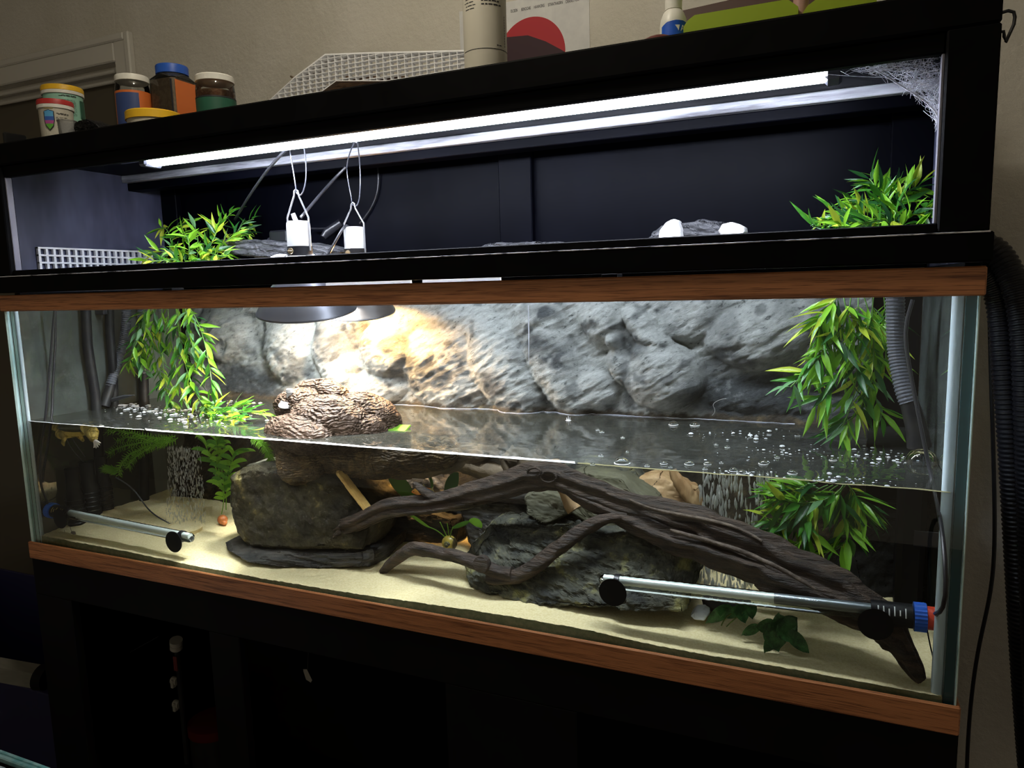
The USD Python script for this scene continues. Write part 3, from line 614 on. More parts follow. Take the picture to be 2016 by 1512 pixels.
# on the ledge, left
bamboo('heap of plastic bamboo on the ledge at the left inside the hood', [
    px((360, 545, .25), (340, 490, .25), (330, 455, .27), (318, 448, .28)), px((370, 540, .25), (350, 500, .22), (320, 495, .20), (296, 504, .18)), px((380, 540, .26), (390, 480, .28), (380, 440, .3), (360, 432, .31)),
    px((390, 540, .26), (400, 500, .25), (420, 500, .24), (446, 505, .24)), px((400, 540, .28), (420, 470, .30), (440, 435, .33), (455, 420, .34)), px((420, 530, .3), (460, 470, .34), (480, 440, .38), (500, 432, .4)),
    px((360, 545, .22), (355, 515, .20), (330, 512, .17), (290, 514, .13)), px((380, 545, .24), (372, 500, .22), (370, 470, .22), (350, 462, .22)), px((400, 545, .25), (410, 490, .26), (425, 460, .28), (410, 445, .30)), px((420, 540, .28), (440, 480, .3), (470, 460, .33), (490, 462, .35))],
    29, (.030, .050), (.007, .0115), 1.1, .10, seed=6, wts=(.28, .32, .22, .12, .06))
# on the ledge, right
bamboo('heap of plastic bamboo on the ledge at the right inside the hood', [
    px((1740, 460, .28), (1700, 425, .28), (1660, 432, .26), (1600, 446, .22)), px((1750, 460, .28), (1740, 400, .30), (1725, 370, .32), (1712, 352, .33)), px((1760, 460, .27), (1770, 400, .28), (1790, 375, .30), (1808, 368, .31)),
    px((1770, 460, .25), (1800, 420, .25), (1825, 410, .24), (1836, 425, .22)), px((1730, 460, .27), (1690, 435, .25), (1640, 420, .26), (1635, 425, .26)), px((1745, 460, .3), (1720, 400, .32), (1690, 395, .33), (1670, 400, .33)), px((1760, 460, .22), (1740, 435, .2), (1700, 440, .18), (1650, 446, .16)), px((1770, 460, .3), (1760, 390, .32), (1750, 365, .34))],
    34, (.032, .054), (.006, .0105), 1.0, .05, seed=9, wts=(.30, .36, .14, .17, .03))
# hanging, right
bamboo('plastic bamboo hanging into the right end of the aquarium', [
    px((1640, 582, .27), (1630, 640, .26), (1615, 690, .25), (1590, 735, .24)), px((1660, 582, .27), (1665, 680, .25), (1640, 760, .24), (1605, 800, .23)), px((1690, 582, .28), (1690, 680, .26), (1680, 780, .25), (1650, 850, .24)),
    px((1720, 582, .30), (1715, 680, .30), (1720, 760, .29), (1735, 820, .28)), px((1740, 582, .31), (1745, 660, .31), (1742, 720, .30)), px((1675, 582, .26), (1650, 660, .25), (1600, 720, .24), (1556, 762, .23)), px((1700, 582, .27), (1720, 700, .27), (1700, 790, .26), (1660, 840, .25)), px((1650, 582, .26), (1625, 620, .25), (1610, 640, .25))],
    36, (.040, .066), (.0075, .0125), 1.2, .30, seed=12, wts=(.30, .36, .16, .12, .06))
# underwater, right
bamboo('plastic bamboo spreading under the water at the right end', [
    px((1660, 955, .17), (1620, 985, .16), (1570, 990, .16), (1530, 985, .15)), px((1650, 955, .18), (1600, 1000, .17), (1560, 1030, .16), (1510, 1020, .15)), px((1665, 955, .17), (1655, 1000, .17), (1670, 1040, .17), (1640, 1085, .16)),
    px((1670, 955, .18), (1690, 985, .18), (1700, 1010, .18)), px((1640, 955, .17), (1590, 1020, .16), (1590, 1050, .15), (1560, 1072, .15)), px((1630, 955, .19), (1560, 1000, .18), (1510, 1050, .17), (1480, 1075, .16)), px((1610, 950, .19), (1560, 965, .18), (1520, 980, .18))],
    34, (.036, .062), (.007, .0125), 1.0, .15, seed=15, wts=(.32, .34, .1, .22, .02))

# ---------------------------------------------------------------- floating log, boulder, slabs
MF = manifold3d.Manifold
def blob(c, r, rz=0, ry=0, rx=0, n=24): return MF.sphere(1, n).scale(tuple(map(float, r))).rotate((rx, ry, rz)).translate(tuple(map(float, c)))
def balls(P, n=20):             # hulls of neighbouring spheres: P rows of x y z r
    out = None
    for a, b in zip(P[:-1], P[1:]):
        h = MF.batch_hull([MF.sphere(float(q[3]), n).translate(tuple(map(float, q[:3]))) for q in (a, b)]); out = h if out is None else out+h
    return out
def woody(m, size, smooth, amp, freq, axis, seed, warp=.02):
    t = fine(m, size); trimesh.smoothing.filter_taubin(t, iterations=smooth)
    v = np.array(t.vertices); n = np.array(t.vertex_normals); ax = np.asarray(axis, float)/np.linalg.norm(axis); a, b = frame_of(ax)
    u = v@a; w = v@b; s = v@ax
    q = np.stack([u, w, s*.2], -1)
    ph = (u*.7+w)*freq+(meshkit.fbm(v*np.array([9, 9, 9]), 3, seed)-.5)*warp*freq*8
    g = np.abs(np.sin(ph)); h = (g**.6-.6)*amp+(meshkit.fbm(v*18, 3, seed+3)-.5)*amp*3+(meshkit.fbm(q*160, 3, seed+5)-.5)*amp*1.2
    return trimesh.Trimesh(v+n*h[:, None], t.faces, process=False)
def woodmat(name, c, c2, c3, sc=60, bs=.7, sp=.35):
    N = {'g': ('geometry', {}), 'n': ('noise_texture', {'scale': sc, 'detail': 6, 'roughness': .65, 'distortion': .8}), 'r': ('rgb_ramp', {'ramp': [(.32, c), (.5, c2), (.66, c3)]}),
         'w': ('wave_texture', {'wave_type': 'bands', 'bands_direction': 'z', 'scale': 55, 'distortion': 9, 'detail': 3, 'detail_scale': 1.2}), 'b': ('bump', {'strength': bs, 'distance': .003}), 'p': ('principled_bsdf', {'roughness': .62, 'specular_ior_level': sp})}
    return usdkit.material(stage, f'{LK}/{name}', N, [('g.position', 'n.vector'), ('n.fac', 'r.fac'), ('r.color', 'p.base_color'), ('g.position', 'w.vector'), ('w.fac', 'b.height'), ('b.normal', 'p.normal')], 'p.BSDF')
M['log'] = woodmat('log_wood', (.020, .011, .0065), (.050, .030, .019), (.080, .054, .037), sp=.10)
M['logdark'] = woodmat('log_wood_wet', (.035, .022, .012), (.085, .055, .028), (.19, .125, .055), 40)
lg = thing('driftwood_log', 'wrinkled brown driftwood log breaking the water under the basking lamp', 'driftwood', (-.14, .19, .25))
LS = np.array([-.050, -.03, 0])
up = blob((-.115, .18, .318), (.115, .072, .060), -8, 4)+blob((-.205, .20, .350), (.062, .045, .040), 10)+blob((-.06, .225, .335), (.085, .05, .046), -12, 10)+blob((-.145, .12, .312), (.095, .05, .036), -14, 6)+blob((-.04, .18, .315), (.06, .04, .034), -20)
up = up.translate(tuple(map(float, LS)))
part(lg, 'weathered_top', woody(up, .0042, 3, .0042, 560, (.9, -.25, -.2), 3), M['log'], smooth=50)
kn = balls([(-.300, .22, .355, .016), (-.262, .20, .378, .024), (-.22, .20, .385, .022), (-.18, .20, .37, .022)])-blob((-.228, .172, .392), (.008, .012, .007))
part(lg, 'knotted_end', woody(kn, .0042, 3, .003, 420, (1, 0, .1), 8), M['log'], smooth=50)
sub = balls([(-.240, .125, .285, .035), (-.225, .115, .245, .044), (-.2, .12, .240, .030)])+balls([(-.2, .16, .262, .046), (-.07, .17, .258, .048), (.06, .20, .268, .034)])
sub = sub-blob((-.205, .075, .277), (.012, .022, .010))
part(lg, 'submerged_knob', woody(sub, .0065, 4, .003, 300, (1, 0, 0), 5), M['logdark'], smooth=50)
sc = thing('suction_cup', 'white suction cup with a knob sitting on the wrinkled log', 'suction cup', at(568, 790, y=.15))
c = at(568, 789, y=.14); part(sc, 'cup', lathe([(0, .004), (.014, .003), (.021, -.004), (.0222, -.006), (.018, -.004), (0, 0)], 28, c, (.1, -.35, 1)), M['ceramic'])
part(sc, 'knob', lathe([(0, 0), (.006, 0), (.0055, .012), (.0075, .016), (.006, .022), (0, .023)], 16, c+[.003, 0, .003], (.15, -.1, 1)), M['ceramic'])

single('slate_slab', 'long flat dark slate slab lying on the sand under the boulder', 'slate', rock([(443, 1068, .11), (480, 1060, .12), (600, 1068, .12), (735, 1083, .13), (737, 1097, .125), (728, 1114, .118), (640, 1114, .095), (560, 1112, .075), (492, 1102, .06), (450, 1080, .085)], .13, .003, 30, .006, 4, .96, 2, .0018), M['slab'], smooth=25)
bd = thing('boulder', 'big dark mossy boulder carrying the log, on the slate slab', 'boulder', (-.22, .16, .07))
part(bd, 'stone', rock([(456, 940, .115), (457, 990, .11), (468, 1042, .105), (490, 1074, .10), (540, 1078, .095), (640, 1079, .10), (712, 1080, .115), (735, 1014, .14), (668, 928, .15), (620, 938, .12), (548, 922, .11), (500, 916, .12), (470, 926, .12)], .15, .006, 22, .006, 7, .9, 4), M['boulder'], smooth=30)
part(bd, 'lit_edge', rock([(664, 925, .128), (670, 923, .129), (690, 950, .128), (715, 982, .126), (738, 1013, .124), (735, 1017, .122), (710, 985, .122), (685, 953, .124)], .006, .0012, 40, .005, 2, .98, 1), M['ochre'], smooth=25, label='thin slate edge with the basking lamp light put into its ochre colour')
single('flat_stone', 'small grey-green flat stone with a rusty edge on top of the boulder', 'stone', rock([(462, 934, .13), (490, 915, .15), (530, 907, .15), (548, 918, .145), (552, 935, .13), (500, 938, .12)], .06, .003, 30, .006, 3, .9, 2, .0012), mat('rusty_grey_stone', (.10, .095, .07), .8, c2=(.14, .13, .10), scale=14, c3=(.36, .13, .03), edge=(.4, .56), bump=.5, bscale=40), smooth=25)

M['pitch'] = mat('black_stone', (.006, .006, .005), .8, c2=(.014, .013, .011), scale=20, bump=.4, spec=.2)  # for the stone added to darken the right back corner
# ---------------------------------------------------------------- centre rocks
single('centre_rock', 'dark jagged rock with olive ridges in the middle of the sand', 'rock', rock([(918, 1100, .13), (938, 1068, .14), (965, 1034, .16), (1010, 1037, .16), (1080, 1040, .165), (1090, 1052, .16), (1200, 1064, .16), (1320, 1066, .15), (1358, 1090, .14), (1366, 1125, .125), (1342, 1190, .085), (1230, 1192, .075), (1060, 1190, .072), (960, 1165, .085), (926, 1150, .10)], .16, .009, 20, .006, 21, .9, 3, .0022), M['stone'], smooth=25)
single('square_stone', 'small dark square stone at the right foot of the centre rock', 'stone', rock([(1190, 1172, .078), (1350, 1172, .09), (1352, 1198, .085), (1220, 1196, .07)], .05, .003, 40, .005, 14, .95, 2), M['stone'], smooth=25)
for pts, d, mm, lab, sd_ in (
    ([(1100, 935, .24), (1150, 925, .25), (1230, 935, .25), (1290, 985, .24), (1300, 1030, .22), (1180, 1040, .22), (1110, 1000, .23)], .10, 'olive', 'olive-grey rounded stone behind the top of the dark branch', 31),
    ([(1105, 918, .28), (1150, 908, .29), (1245, 925, .29), (1262, 950, .28), (1200, 950, .27), (1120, 940, .27)], .06, 'stone', 'dark flat stone just under the water behind the branch', 32),
    ([(1035, 975, .21), (1060, 960, .22), (1110, 975, .22), (1125, 1010, .21), (1080, 1030, .2), (1040, 1010, .2)], .07, 'olive', 'grey stone in the gap under the crest of the branch', 33),
    ([(905, 1000, .25), (960, 985, .26), (1030, 990, .26), (1080, 1040, .24), (1050, 1075, .23), (930, 1075, .23)], .07, 'slab', 'purplish slab leaning behind the centre rock', 34),
    ([(735, 1070, .27), (765, 1010, .28), (830, 1000, .285), (900, 1020, .28), (915, 1080, .27)], .05, 'slab', 'purplish slab standing at the back behind the snail', 35),
    ([(740, 1000, .30), (770, 930, .31), (850, 935, .31), (900, 980, .31), (880, 1040, .3), (760, 1040, .3)], .06, 'slab', 'reddish brown stone in the shade right of the boulder', 36),
    ([(1640, 1150, .27), (1670, 1060, .28), (1740, 1010, .29), (1800, 1005, .29), (1822, 1080, .28), (1826, 1180, .26), (1700, 1200, .25)], .08, 'pitch', 'added black stone darkening the right back corner of the tank', 38),
    ([(1245, 940, .29), (1300, 935, .30), (1370, 965, .30), (1380, 1005, .29), (1300, 1000, .28), (1262, 975, .28)], .05, 'tanwood', 'pale tan stone glowing behind the right side of the branch', 37)):
    single('back_stone', lab, 'stone', rock(pts, d, .005, 26, .008, sd_, .9, 3), M[mm], smooth=30)

# ---------------------------------------------------------------- branch
def limb(P, n=60, seg=14, seed=0, rough=.16, grooves=5):
    Q = np.array([[*at(u, v, y=y), 0] for u, v, y, r in P])
    for q, p in zip(Q, P): q[3] = pxm(q[:3], p[3])*.92
    S = spline(Q, n); S[:, 3] = np.maximum(S[:, 3], .001); r = np.random.default_rng(seed); tw = r.uniform(0, 6)
    pts = S[:, :3]+(meshkit.fbm(S[:, :3]*30, 3, seed)[:, None]-.5)*S[:, 3:4]*.5
    def wob(i, ang):
        p = np.stack([np.cos(ang)*1.4, np.sin(ang)*1.4, np.full_like(ang, i/n*7)], -1)
        g = np.cos(grooves*ang+tw+i/n*2.5+3*meshkit.fbm(p*.8+seed, 2, seed))
        return 1+rough*(np.sign(g)*np.abs(g)**.7)*.5+(meshkit.fbm(p*1.3+seed*3, 3, seed)-.5)*.5+(meshkit.fbm(p*np.array([5, 5, 2]), 2, seed+2)-.5)*.14
    return tube(pts, S[:, 3], seg, True, wob)
M['ridge'] = mat('ridge_highlight', (.075, .05, .035), .65, c2=(.19, .14, .105), scale=60, bump=.6)  # grain ridge, its highlight put into the paler colour
br = thing('driftwood_branch', 'long dark forked driftwood branch arching over the centre rock', 'driftwood', at(1812, 1334, y=.036))
main = [limb([(664, 1042, .115, 13), (685, 1035, .115, 17), (720, 1020, .115, 17), (765, 1001, .12, 19), (850, 993, .125, 19), (930, 973, .135, 22), (1000, 953, .145, 25), (1055, 938, .15, 27), (1110, 944, .15, 25), (1180, 973, .145, 23), (1270, 1002, .14, 24), (1400, 1040, .12, 33), (1500, 1085, .10, 36), (1600, 1132, .085, 36), (1690, 1180, .07, 36), (1740, 1225, .06, 33), (1770, 1270, .048, 24), (1800, 1318, .038, 17), (1816, 1340, .034, 9)], 150, 36, 3, .34, 6),
        limb([(1100, 952, .142, 10), (1160, 985, .138, 15), (1230, 1022, .13, 19), (1330, 1062, .115, 26), (1450, 1102, .098, 32), (1560, 1152, .080, 32), (1650, 1196, .066, 28), (1720, 1230, .056, 20), (1765, 1275, .05, 14)], 110, 32, 5, .34, 5)]
part(br, 'trunk', main, M['wood'], smooth=60)
part(br, 'bark_ridge', [limb([(1320, 1044, .100, 3), (1400, 1066, .088, 5), (1500, 1102, .074, 5), (1570, 1140, .062, 5), (1620, 1170, .055, 5), (1650, 1192, .052, 5), (1690, 1205, .05, 3)], 50, 8, 31, .3), limb([(1240, 985, .125, 3), (1330, 1012, .105, 4), (1420, 1030, .092, 4), (1500, 1066, .076, 3)], 40, 8, 33, .3)], M['ridge'], smooth=60)
part(br, 'knot_ring', [tube(np.array([at(1052+13*math.cos(a), 930+9*math.sin(a), y=.128-.002*math.cos(a)) for a in np.linspace(0, 2*math.pi, 22)]), .0022, 8, caps=False), tube(np.array([at(1080+15*math.cos(a), 939+10*math.sin(a), y=.127) for a in np.linspace(0, 2*math.pi, 22)]), .0024, 8, caps=False)], M['wood'], smooth=True)
part(br, 'upper_twig', limb([(814, 953, .12, 5), (828, 962, .12, 8), (850, 977, .122, 10), (885, 991, .128, 12), (930, 985, .135, 14)], 30, 14, 8), M['wood'], smooth=60)
part(br, 'lower_fork', [limb([(1235, 1018, .125, 10), (1190, 1022, .118, 12), (1140, 1048, .105, 15), (1095, 1082, .092, 16), (1045, 1120, .082, 16), (1000, 1138, .075, 14), (960, 1140, .073, 10)], 44, 18, 11), limb([(1010, 1130, .076, 16), (945, 1113, .077, 14), (910, 1098, .080, 14), (870, 1089, .085, 13), (822, 1080, .092, 14), (795, 1090, .10, 13), (770, 1110, .106, 11), (754, 1128, .11, 8)], 44, 16, 13)], M['wood'], smooth=60)
part(br, 'cut_stub', lathe([(0, 0), (.014, .001), (.0155, .004), (.014, .016), (0, .016)], 20, at(945, 1112, y=.060), (0, .95, -.1)), M['wood'], smooth=40)
part(br, 'broken_tip', [limb([(1690, 1220, .046, 14), (1740, 1250, .042, 18), (1780, 1290, .036, 14), (1806, 1330, .033, 6)], 30, 12, 17, .4, 4), limb([(672, 1045, .105, 7), (662, 1052, .10, 5), (656, 1058, .098, 2)], 10, 10, 3)], M['wood'], smooth=60)
single('wood_post', 'upright orange-brown wood stake behind the crest of the branch', 'driftwood', limb([(1092, 905, .19, 10), (1096, 925, .19, 12), (1106, 955, .19, 13), (1130, 1005, .185, 17)], 20, 14, 4, .1, 3), M['tanwood'], smooth=50)
rt = [limb([(885, 905, .24, 14), (930, 915, .24, 22), (985, 935, .24, 18), (1030, 955, .24, 12)], 24, 14, 6, .3), limb([(1020, 905, .22, 6), (990, 905, .22, 8), (1005, 935, .22, 8), (1020, 965, .22, 6)], 20, 10, 9, .3), limb([(1000, 900, .25, 22), (1040, 915, .25, 28), (1085, 940, .25, 20)], 20, 14, 12, .35), limb([(760, 900, .24, 30), (840, 905, .24, 36), (930, 895, .24, 22), (985, 885, .24, 10)], 24, 16, 14, .3)]
single('root_tangle', 'tangle of brown roots hanging under the water behind the branch', 'driftwood', rt, M['greywood'], smooth=50)
single('bark_stick', 'short tan bark piece against the back stones on the right', 'driftwood', limb([(1325, 925, .27, 8), (1340, 950, .27, 13), (1360, 980, .27, 14), (1372, 1000, .27, 8)], 18, 12, 2, .4, 3), M['tanwood'], smooth=50)

# ---------------------------------------------------------------- heaters
M['tube'] = pane('heater_glass', (.90, .94, .92), 1.45)
M['core'] = mat('heater_core_metal', (.92, .92, .90), .38, .35)
M['sleeve'] = mat('grey_sleeve', (.26, .27, .30), .3, .6)
M['blue'] = mat('blue_plastic', (.015, .12, .62), .4)
M['red'] = mat('red_ring', (.75, .06, .02), .4)
M['print'] = mat('white_print', (.72, .72, .70), .5)
M['printy'] = mat('yellow_print', (.6, .5, .12), .5)
def heater(label, p0, p1, ro, cups, sleeve, cap_at_start, wire, cupr, red):
    a = np.asarray(p0); b = np.asarray(p1); d = (b-a); Ln = np.linalg.norm(d); d /= Ln
    t = thing('aquarium_heater', label, 'heater', a); P = lambda s: a+d*Ln*s
    hd_, tip = (0., 1.) if cap_at_start else (1., 0.); sg = 1 if cap_at_start else -1
    k0, k1 = sorted((hd_+sg*.13, tip-sg*.02)); rr = ro*.62
    body = spline([P(k0), P((k0+k1)/2), P(k1)], 90)
    up_ = np.array([0, 0, ro*.28])
    part(t, 'heating_core', tube(body+up_, rr*(1+.04*np.sign(np.sin(np.arange(90)*2.2))), 16), M['core'], label='shiny metal core', smooth=40)
    part(t, 'core_sleeve', tube(np.array([P(hd_+sg*.10), P(hd_+sg*sleeve)])+up_, rr*1.1, 18), M['sleeve'] if red else M['core'])
    e = [P(hd_+sg*.05), P(hd_+sg*.9), P(tip-sg*.02), P(tip-sg*.008), P(tip)]
    part(t, 'glass_tube', tube(np.array(e), [ro, ro, ro*.95, ro*.7, ro*.15], 24), M['tube'], smooth=True, label='clear glass tube')
    part(t, 'tip_weight', tube(np.array([P(tip-sg*.03), P(tip-sg*.012)])-up_*.6, ro*.55, 12), M['chrome'])
    part(t, 'label_sleeve', tube(np.array([P(hd_), P(hd_+sg*.115)]), ro*1.42, 24), M['blackplast'], label='black label sleeve')
    w = .030/Ln*.55
    part(t, 'dial', tube(np.array([P(hd_-sg*w), P(hd_-sg*w*.1)]), ro*1.66, 48, True, lambda i, an: 1+.02*(-1)**np.arange(48)), M['blue'], label='blue ribbed dial', smooth=20)
    if red: part(t, 'ring', tube(np.array([P(hd_-sg*w*1.6), P(hd_-sg*w)]), ro*1.35, 24), M['red'], label='thin red ring')
    part(t, 'end_cap', tube(np.array([P(hd_-sg*w*2.6), P(hd_-sg*w*1.5)]), [ro*.9, ro*1.3], 20), M['rubber'])
    part(t, 'power_cord', tube(spline([P(hd_-sg*w*2.2), *wire], 24), .0026, 8), M['cable'])
    for s in cups:
        c = P(s); cy = .0132
        h = part(t, 'suction_cup', lathe([(0, 0), (cupr, 0), (cupr*.97, .002), (cupr*.55, .0035), (.004, .0048), (.004, max(.005, c[1]-ro*.9-cy)), (0, max(.005, c[1]-ro*.9-cy))], 32, (c[0], cy, c[2]-ro*.45), (0, 1, 0)), M['rubber'], label='black rubber suction cup')
        part(t, 'clip', tube(np.array([c-d*.004, c+d*.004]), ro*1.12, 20), M['plug'])
    # rows of fine print around the sleeve, too small to read
    up2 = np.array([0, 0, 1])-d*d[2]; up2 /= np.linalg.norm(up2); fr = np.cross(d, up2)*1.0; fr = fr if fr[1] < 0 else -fr
    ms = []; r2 = np.random.default_rng(3)
    for j, s in enumerate(np.linspace(.02, .095, 6)):
        for q in range(3):
            a0 = r2.uniform(.1, .6); an = np.linspace(a0, a0+r2.uniform(.25, .6), 5); c = P(hd_+sg*s)
            A = [c+ro*1.43*(math.cos(x)*fr+math.sin(x)*up2) for x in an]
            V = np.array([v+d*o for v in A for o in (-.0008, .0008)]); F = [[2*i, 2*i+1, 2*i+3] for i in range(4)]+[[2*i, 2*i+3, 2*i+2] for i in range(4)]
            ms.append((V, np.array(F)))
    part(t, 'fine_print', ms, M['print'] if red else M['printy'], smooth=False, kind='stuff')
    return t
HY, HR = .036, .042
heater('smaller glass aquarium heater low at the left end of the front glass', at(108, 1006, y=HY), at(381, 1060, y=HY), pxm(at(250, 1036, y=HY), 9.5), (.114, .926), .36, True, [ti(92, 985, .03), ti(82, 960, .03), ti(80, 900, .03), ti(88, 830, .03), ti(100, 700, .03), ti(108, 605, .03)], .0225, False)
heater('larger glass aquarium heater low at the right end of the front glass', at(1796, 1213, y=HR), at(1179, 1142, y=HR), pxm(at(1500, 1178, y=HR), 15.5), (.104, .93), .40, True, [ti(1842, 1208, .035), ti(1856, 1196, .04), ti(1862, 1150, .05), ti(1855, 1050, .07), ti(1838, 960, .08), ti(1815, 850, .09), ti(1790, 720, .10), ti(1783, 660, .10), ti(1797, 590, .10)], .022, True)

# ---------------------------------------------------------------- hoses and filter gear
def ribbed(P, r, pitch, n=14, depth=.10, k=None):
    S = spline(P, 400); L = np.r_[0, np.cumsum(np.linalg.norm(np.diff(S, axis=0), axis=1))]; m = int(L[-1]/pitch*4)
    q = np.linspace(0, L[-1], m); S = np.stack([np.interp(q, L, S[:, i]) for i in range(3)], -1)
    return tube(S, r*(1+depth*np.array([0, 1, 1, 0])[np.arange(m) % 4]), n)
hs = thing('filter_outlet', 'grey ribbed hose with a black nozzle bending into the left end of the tank', 'hose', ti(232, 690, .26))
part(hs, 'hose', ribbed([ti(248, 596, .26), ti(247, 650, .26), ti(239, 690, .26), ti(228, 725, .26), ti(217, 760, .26)], .0105, .0052), M['hosegrey'], label='grey ribbed hose', smooth=25)
part(hs, 'nozzle', tube(np.array([ti(219, 755, .26), ti(213, 775, .26), ti(205, 800, .26)]), [.012, .0125, .0135], 16), M['blackplast'])
part(hs, 'splash_lip', [tube(np.array([ti(200, 796, .22), ti(220, 788, .21), ti(245, 781, .205), ti(264, 778, .20)]), [.004, .006, .005, .001], 8)], M['zip'])
single('filter_hose', 'grey ribbed hose hanging behind the left bamboo', 'hose', ribbed([ti(280, 596, .33), ti(281, 650, .33), ti(282, 700, .33), ti(283, 735, .33)], .0115, .0052), M['hosegrey'], smooth=25)
single('intake_pipe', 'straight black intake pipe standing in the back left corner', 'pipe', tube(np.array([ti(282, 735, .33), ti(284, 800, .33), ti(284, 1000, .30)]), .0125, 18), M['blackplast'])
single('intake_pipe', 'leaning black pipe in the middle of the left end', 'pipe', tube(np.array([ti(168, 596, .18), ti(172, 680, .18), ti(188, 780, .19), ti(195, 900, .20), ti(196, 990, .20)]), .0115, 18), M['blackplast'])
single('intake_pipe', 'short black pipe behind the ribbed hose with the nozzle', 'pipe', tube(np.array([ti(215, 596, .24), ti(216, 650, .24), ti(222, 720, .25), ti(226, 830, .25)]), .0105, 18), M['blackplast'])
single('heater_cable', 'thin black cable running down the left end of the tank', 'cable', tube(spline([ti(108, 596, .075), ti(108, 690, .075), ti(104, 760, .075), ti(101, 825, .07), ti(90, 900, .05), ti(84, 950, .04)], 26), .0026, 8), M['cable_dark'])
single('clip', 'small grey plastic clip under the top trim at the left', 'clip', [bx(*(lambda c: (c[0]-.016, c[0]+.016, c[1]-.006, c[1]+.006, c[2]-.007, c[2]+.006))(ti(199, 614, .22)), .002)], M['cable'])
flt = thing('filter_strainer', 'black filter strainer standing on the sand at the left end', 'filter intake', ti(180, 1010, .17))
for (u, w_) in ((150, .020), (180, .022), (208, .019)):
    c0 = ti(u, 1004, .19); z0 = float(sandz(c0[0], c0[1]))-.004
    part(flt, 'strainer_tube', lathe([(0, z0), (w_, z0), (w_, z0+.075), (w_*.8, z0+.085), (w_*.8, z0+.14), (0, z0+.14)], 20, (c0[0], c0[1], 0)), M['blackplast'])
    for k in range(6): part(flt, 'strainer_rib', tube(np.array([[c0[0]+(w_+.0006)*math.cos(a), c0[1]+(w_+.0006)*math.sin(a), z0+.010+k*.011] for a in np.linspace(0, 2*math.pi, 21)]), .0015, 5, caps=False), M['plug'])
al = thing('air_line', 'thin clear air line looping down to the left air stone', 'air line', ti(310, 1015, .18))
part(al, 'tube', tube(spline([ti(228, 940, .17), ti(245, 950, .17), ti(268, 970, .17), ti(290, 1000, .17), ti(318, 1022, .165), ti(345, 1038, .16)], 24), .0016, 8), M['zip'])
single('air_line', 'pair of thin pale air lines curving below the turtle', 'air line', [tube(spline([ti(124, 838, .12), ti(127, 852, .12), ti(137, 876, .13), ti(155, 900, .14), ti(170, 912, .15)], 18), .0009, 6), tube(spline([ti(135, 842, .12), ti(141, 860, .12), ti(152, 878, .13), ti(168, 900, .14)], 18), .0009, 6)], M['zip'], smooth=True)
rh = thing('return_hose', 'grey ribbed hose hanging at the right end of the tank', 'hose', ti(1765, 700, .2))
part(rh, 'hose', ribbed([ti(1762, 575, .22), ti(1763, 640, .22), ti(1766, 690, .22), ti(1775, 745, .21), ti(1789, 792, .20)], .0125, .0052), M['hosegrey'], smooth=25)
part(rh, 'outlet', tube(np.array([ti(1789, 790, .2), ti(1797, 815, .2), ti(1806, 850, .2), ti(1810, 880, .2)]), [.0125, .014, .015, .017], 16), M['blackplast'])
pf = thing('internal_filter', 'black internal filter box in the right back corner under the water', 'filter', ti(1810, 1120, .20))
c = ti(1800, 1130, .24); part(pf, 'body', bx(c[0]-.028, min(c[0]+.045, .897), c[1]-.025, c[1]+.03, .06, .30, .008), M['rubber'])
part(pf, 'reflection_patch', bx(c[0]-.006, c[0]+.026, c[1]-.0262, c[1]-.0250, .175, .20, .0004), M['plug'])  # glossier plate standing in for a light reflection on the box
single('bubble_dome', 'silvery water dome at the surface beside the right outlet', 'bubble', lathe([(.022, ZW), (.0215, ZW+.006), (.018, ZW+.014), (.011, ZW+.0195), (0, ZW+.0215)], 24, tuple(at(1814, 912, z=ZW)[:2])+(0,)), pane('bubble_film', (.80, .83, .88), 1.7, .03), smooth=True)

# ---------------------------------------------------------------- bubbles
M['froth'] = pane('froth', (.85, .87, .88), 1.8, .05, film=.75, film_col=(.72, .74, .75), fscale=120)
M['bubble'] = pane('bubble_skin', (.90, .92, .94), 1.55, .01)
M['air'] = mat('rising_air', (.42, .42, .38), .25, alpha=.26)
M['air2'] = mat('dense_rising_air', (.70, .72, .70), .2, alpha=.55)
def dome(r): return lathe([(r*math.cos(a), r*.85*math.sin(a)) for a in np.linspace(0, math.pi/2, 7)], 18)
spots = [(1225, 911, 15), (1326, 835, 9), (1368, 836, 9), (1183, 897, 5), (1177, 846, 4), (1185, 850, 4.5), (1226, 861, 4), (1167, 914, 5), (1274, 917, 5), (1307, 912, 7), (1357, 913, 9), (1320, 919, 4), (1393, 913, 7), (1420, 911, 4), (1388, 923, 5), (1444, 926, 8), (1460, 931, 9), (1503, 912, 9), (1560, 931, 9), (1410, 875, 4), (1432, 880, 5), (1570, 857, 5), (1235, 889, 3), (1640, 905, 7), (1530, 900, 5), (365, 838, 4), (362, 823, 5), (200, 837, 4), (296, 808, 7), (345, 815, 4)]
b0 = None
for u, v, r in spots:
    q = at(u, v+2, z=ZW); R = pxm(q, r)
    if b0 is None:
        b0 = thing('surface_bubble', 'largest clear air bubble, at the front edge of the water', 'bubble', (q[0], q[1], ZW+.001), group='bubbles on the water surface')
        b0.loc = np.zeros(3); part(b0, 'film', dome(1.0), M['bubble'], smooth=True)
        part(b0, 'foot_ring', tube(np.array([[math.cos(a), math.sin(a), .0] for a in np.linspace(0, 2*math.pi, 19)]), .10, 5, caps=False), M['foam'], smooth=True)
        UsdGeom.Xformable(stage.GetPrimAtPath(b0.path)).AddScaleOp().Set((R, R, R))
    else: copy(b0, (q[0], q[1], ZW+.001), scale=(R, R, R), label={1326: 'left of two clear bubbles touching the dark foot of the rock wall', 1368: 'right of two clear bubbles touching the dark foot of the rock wall'}.get(u, 'small clear air bubble floating on the open water surface'))
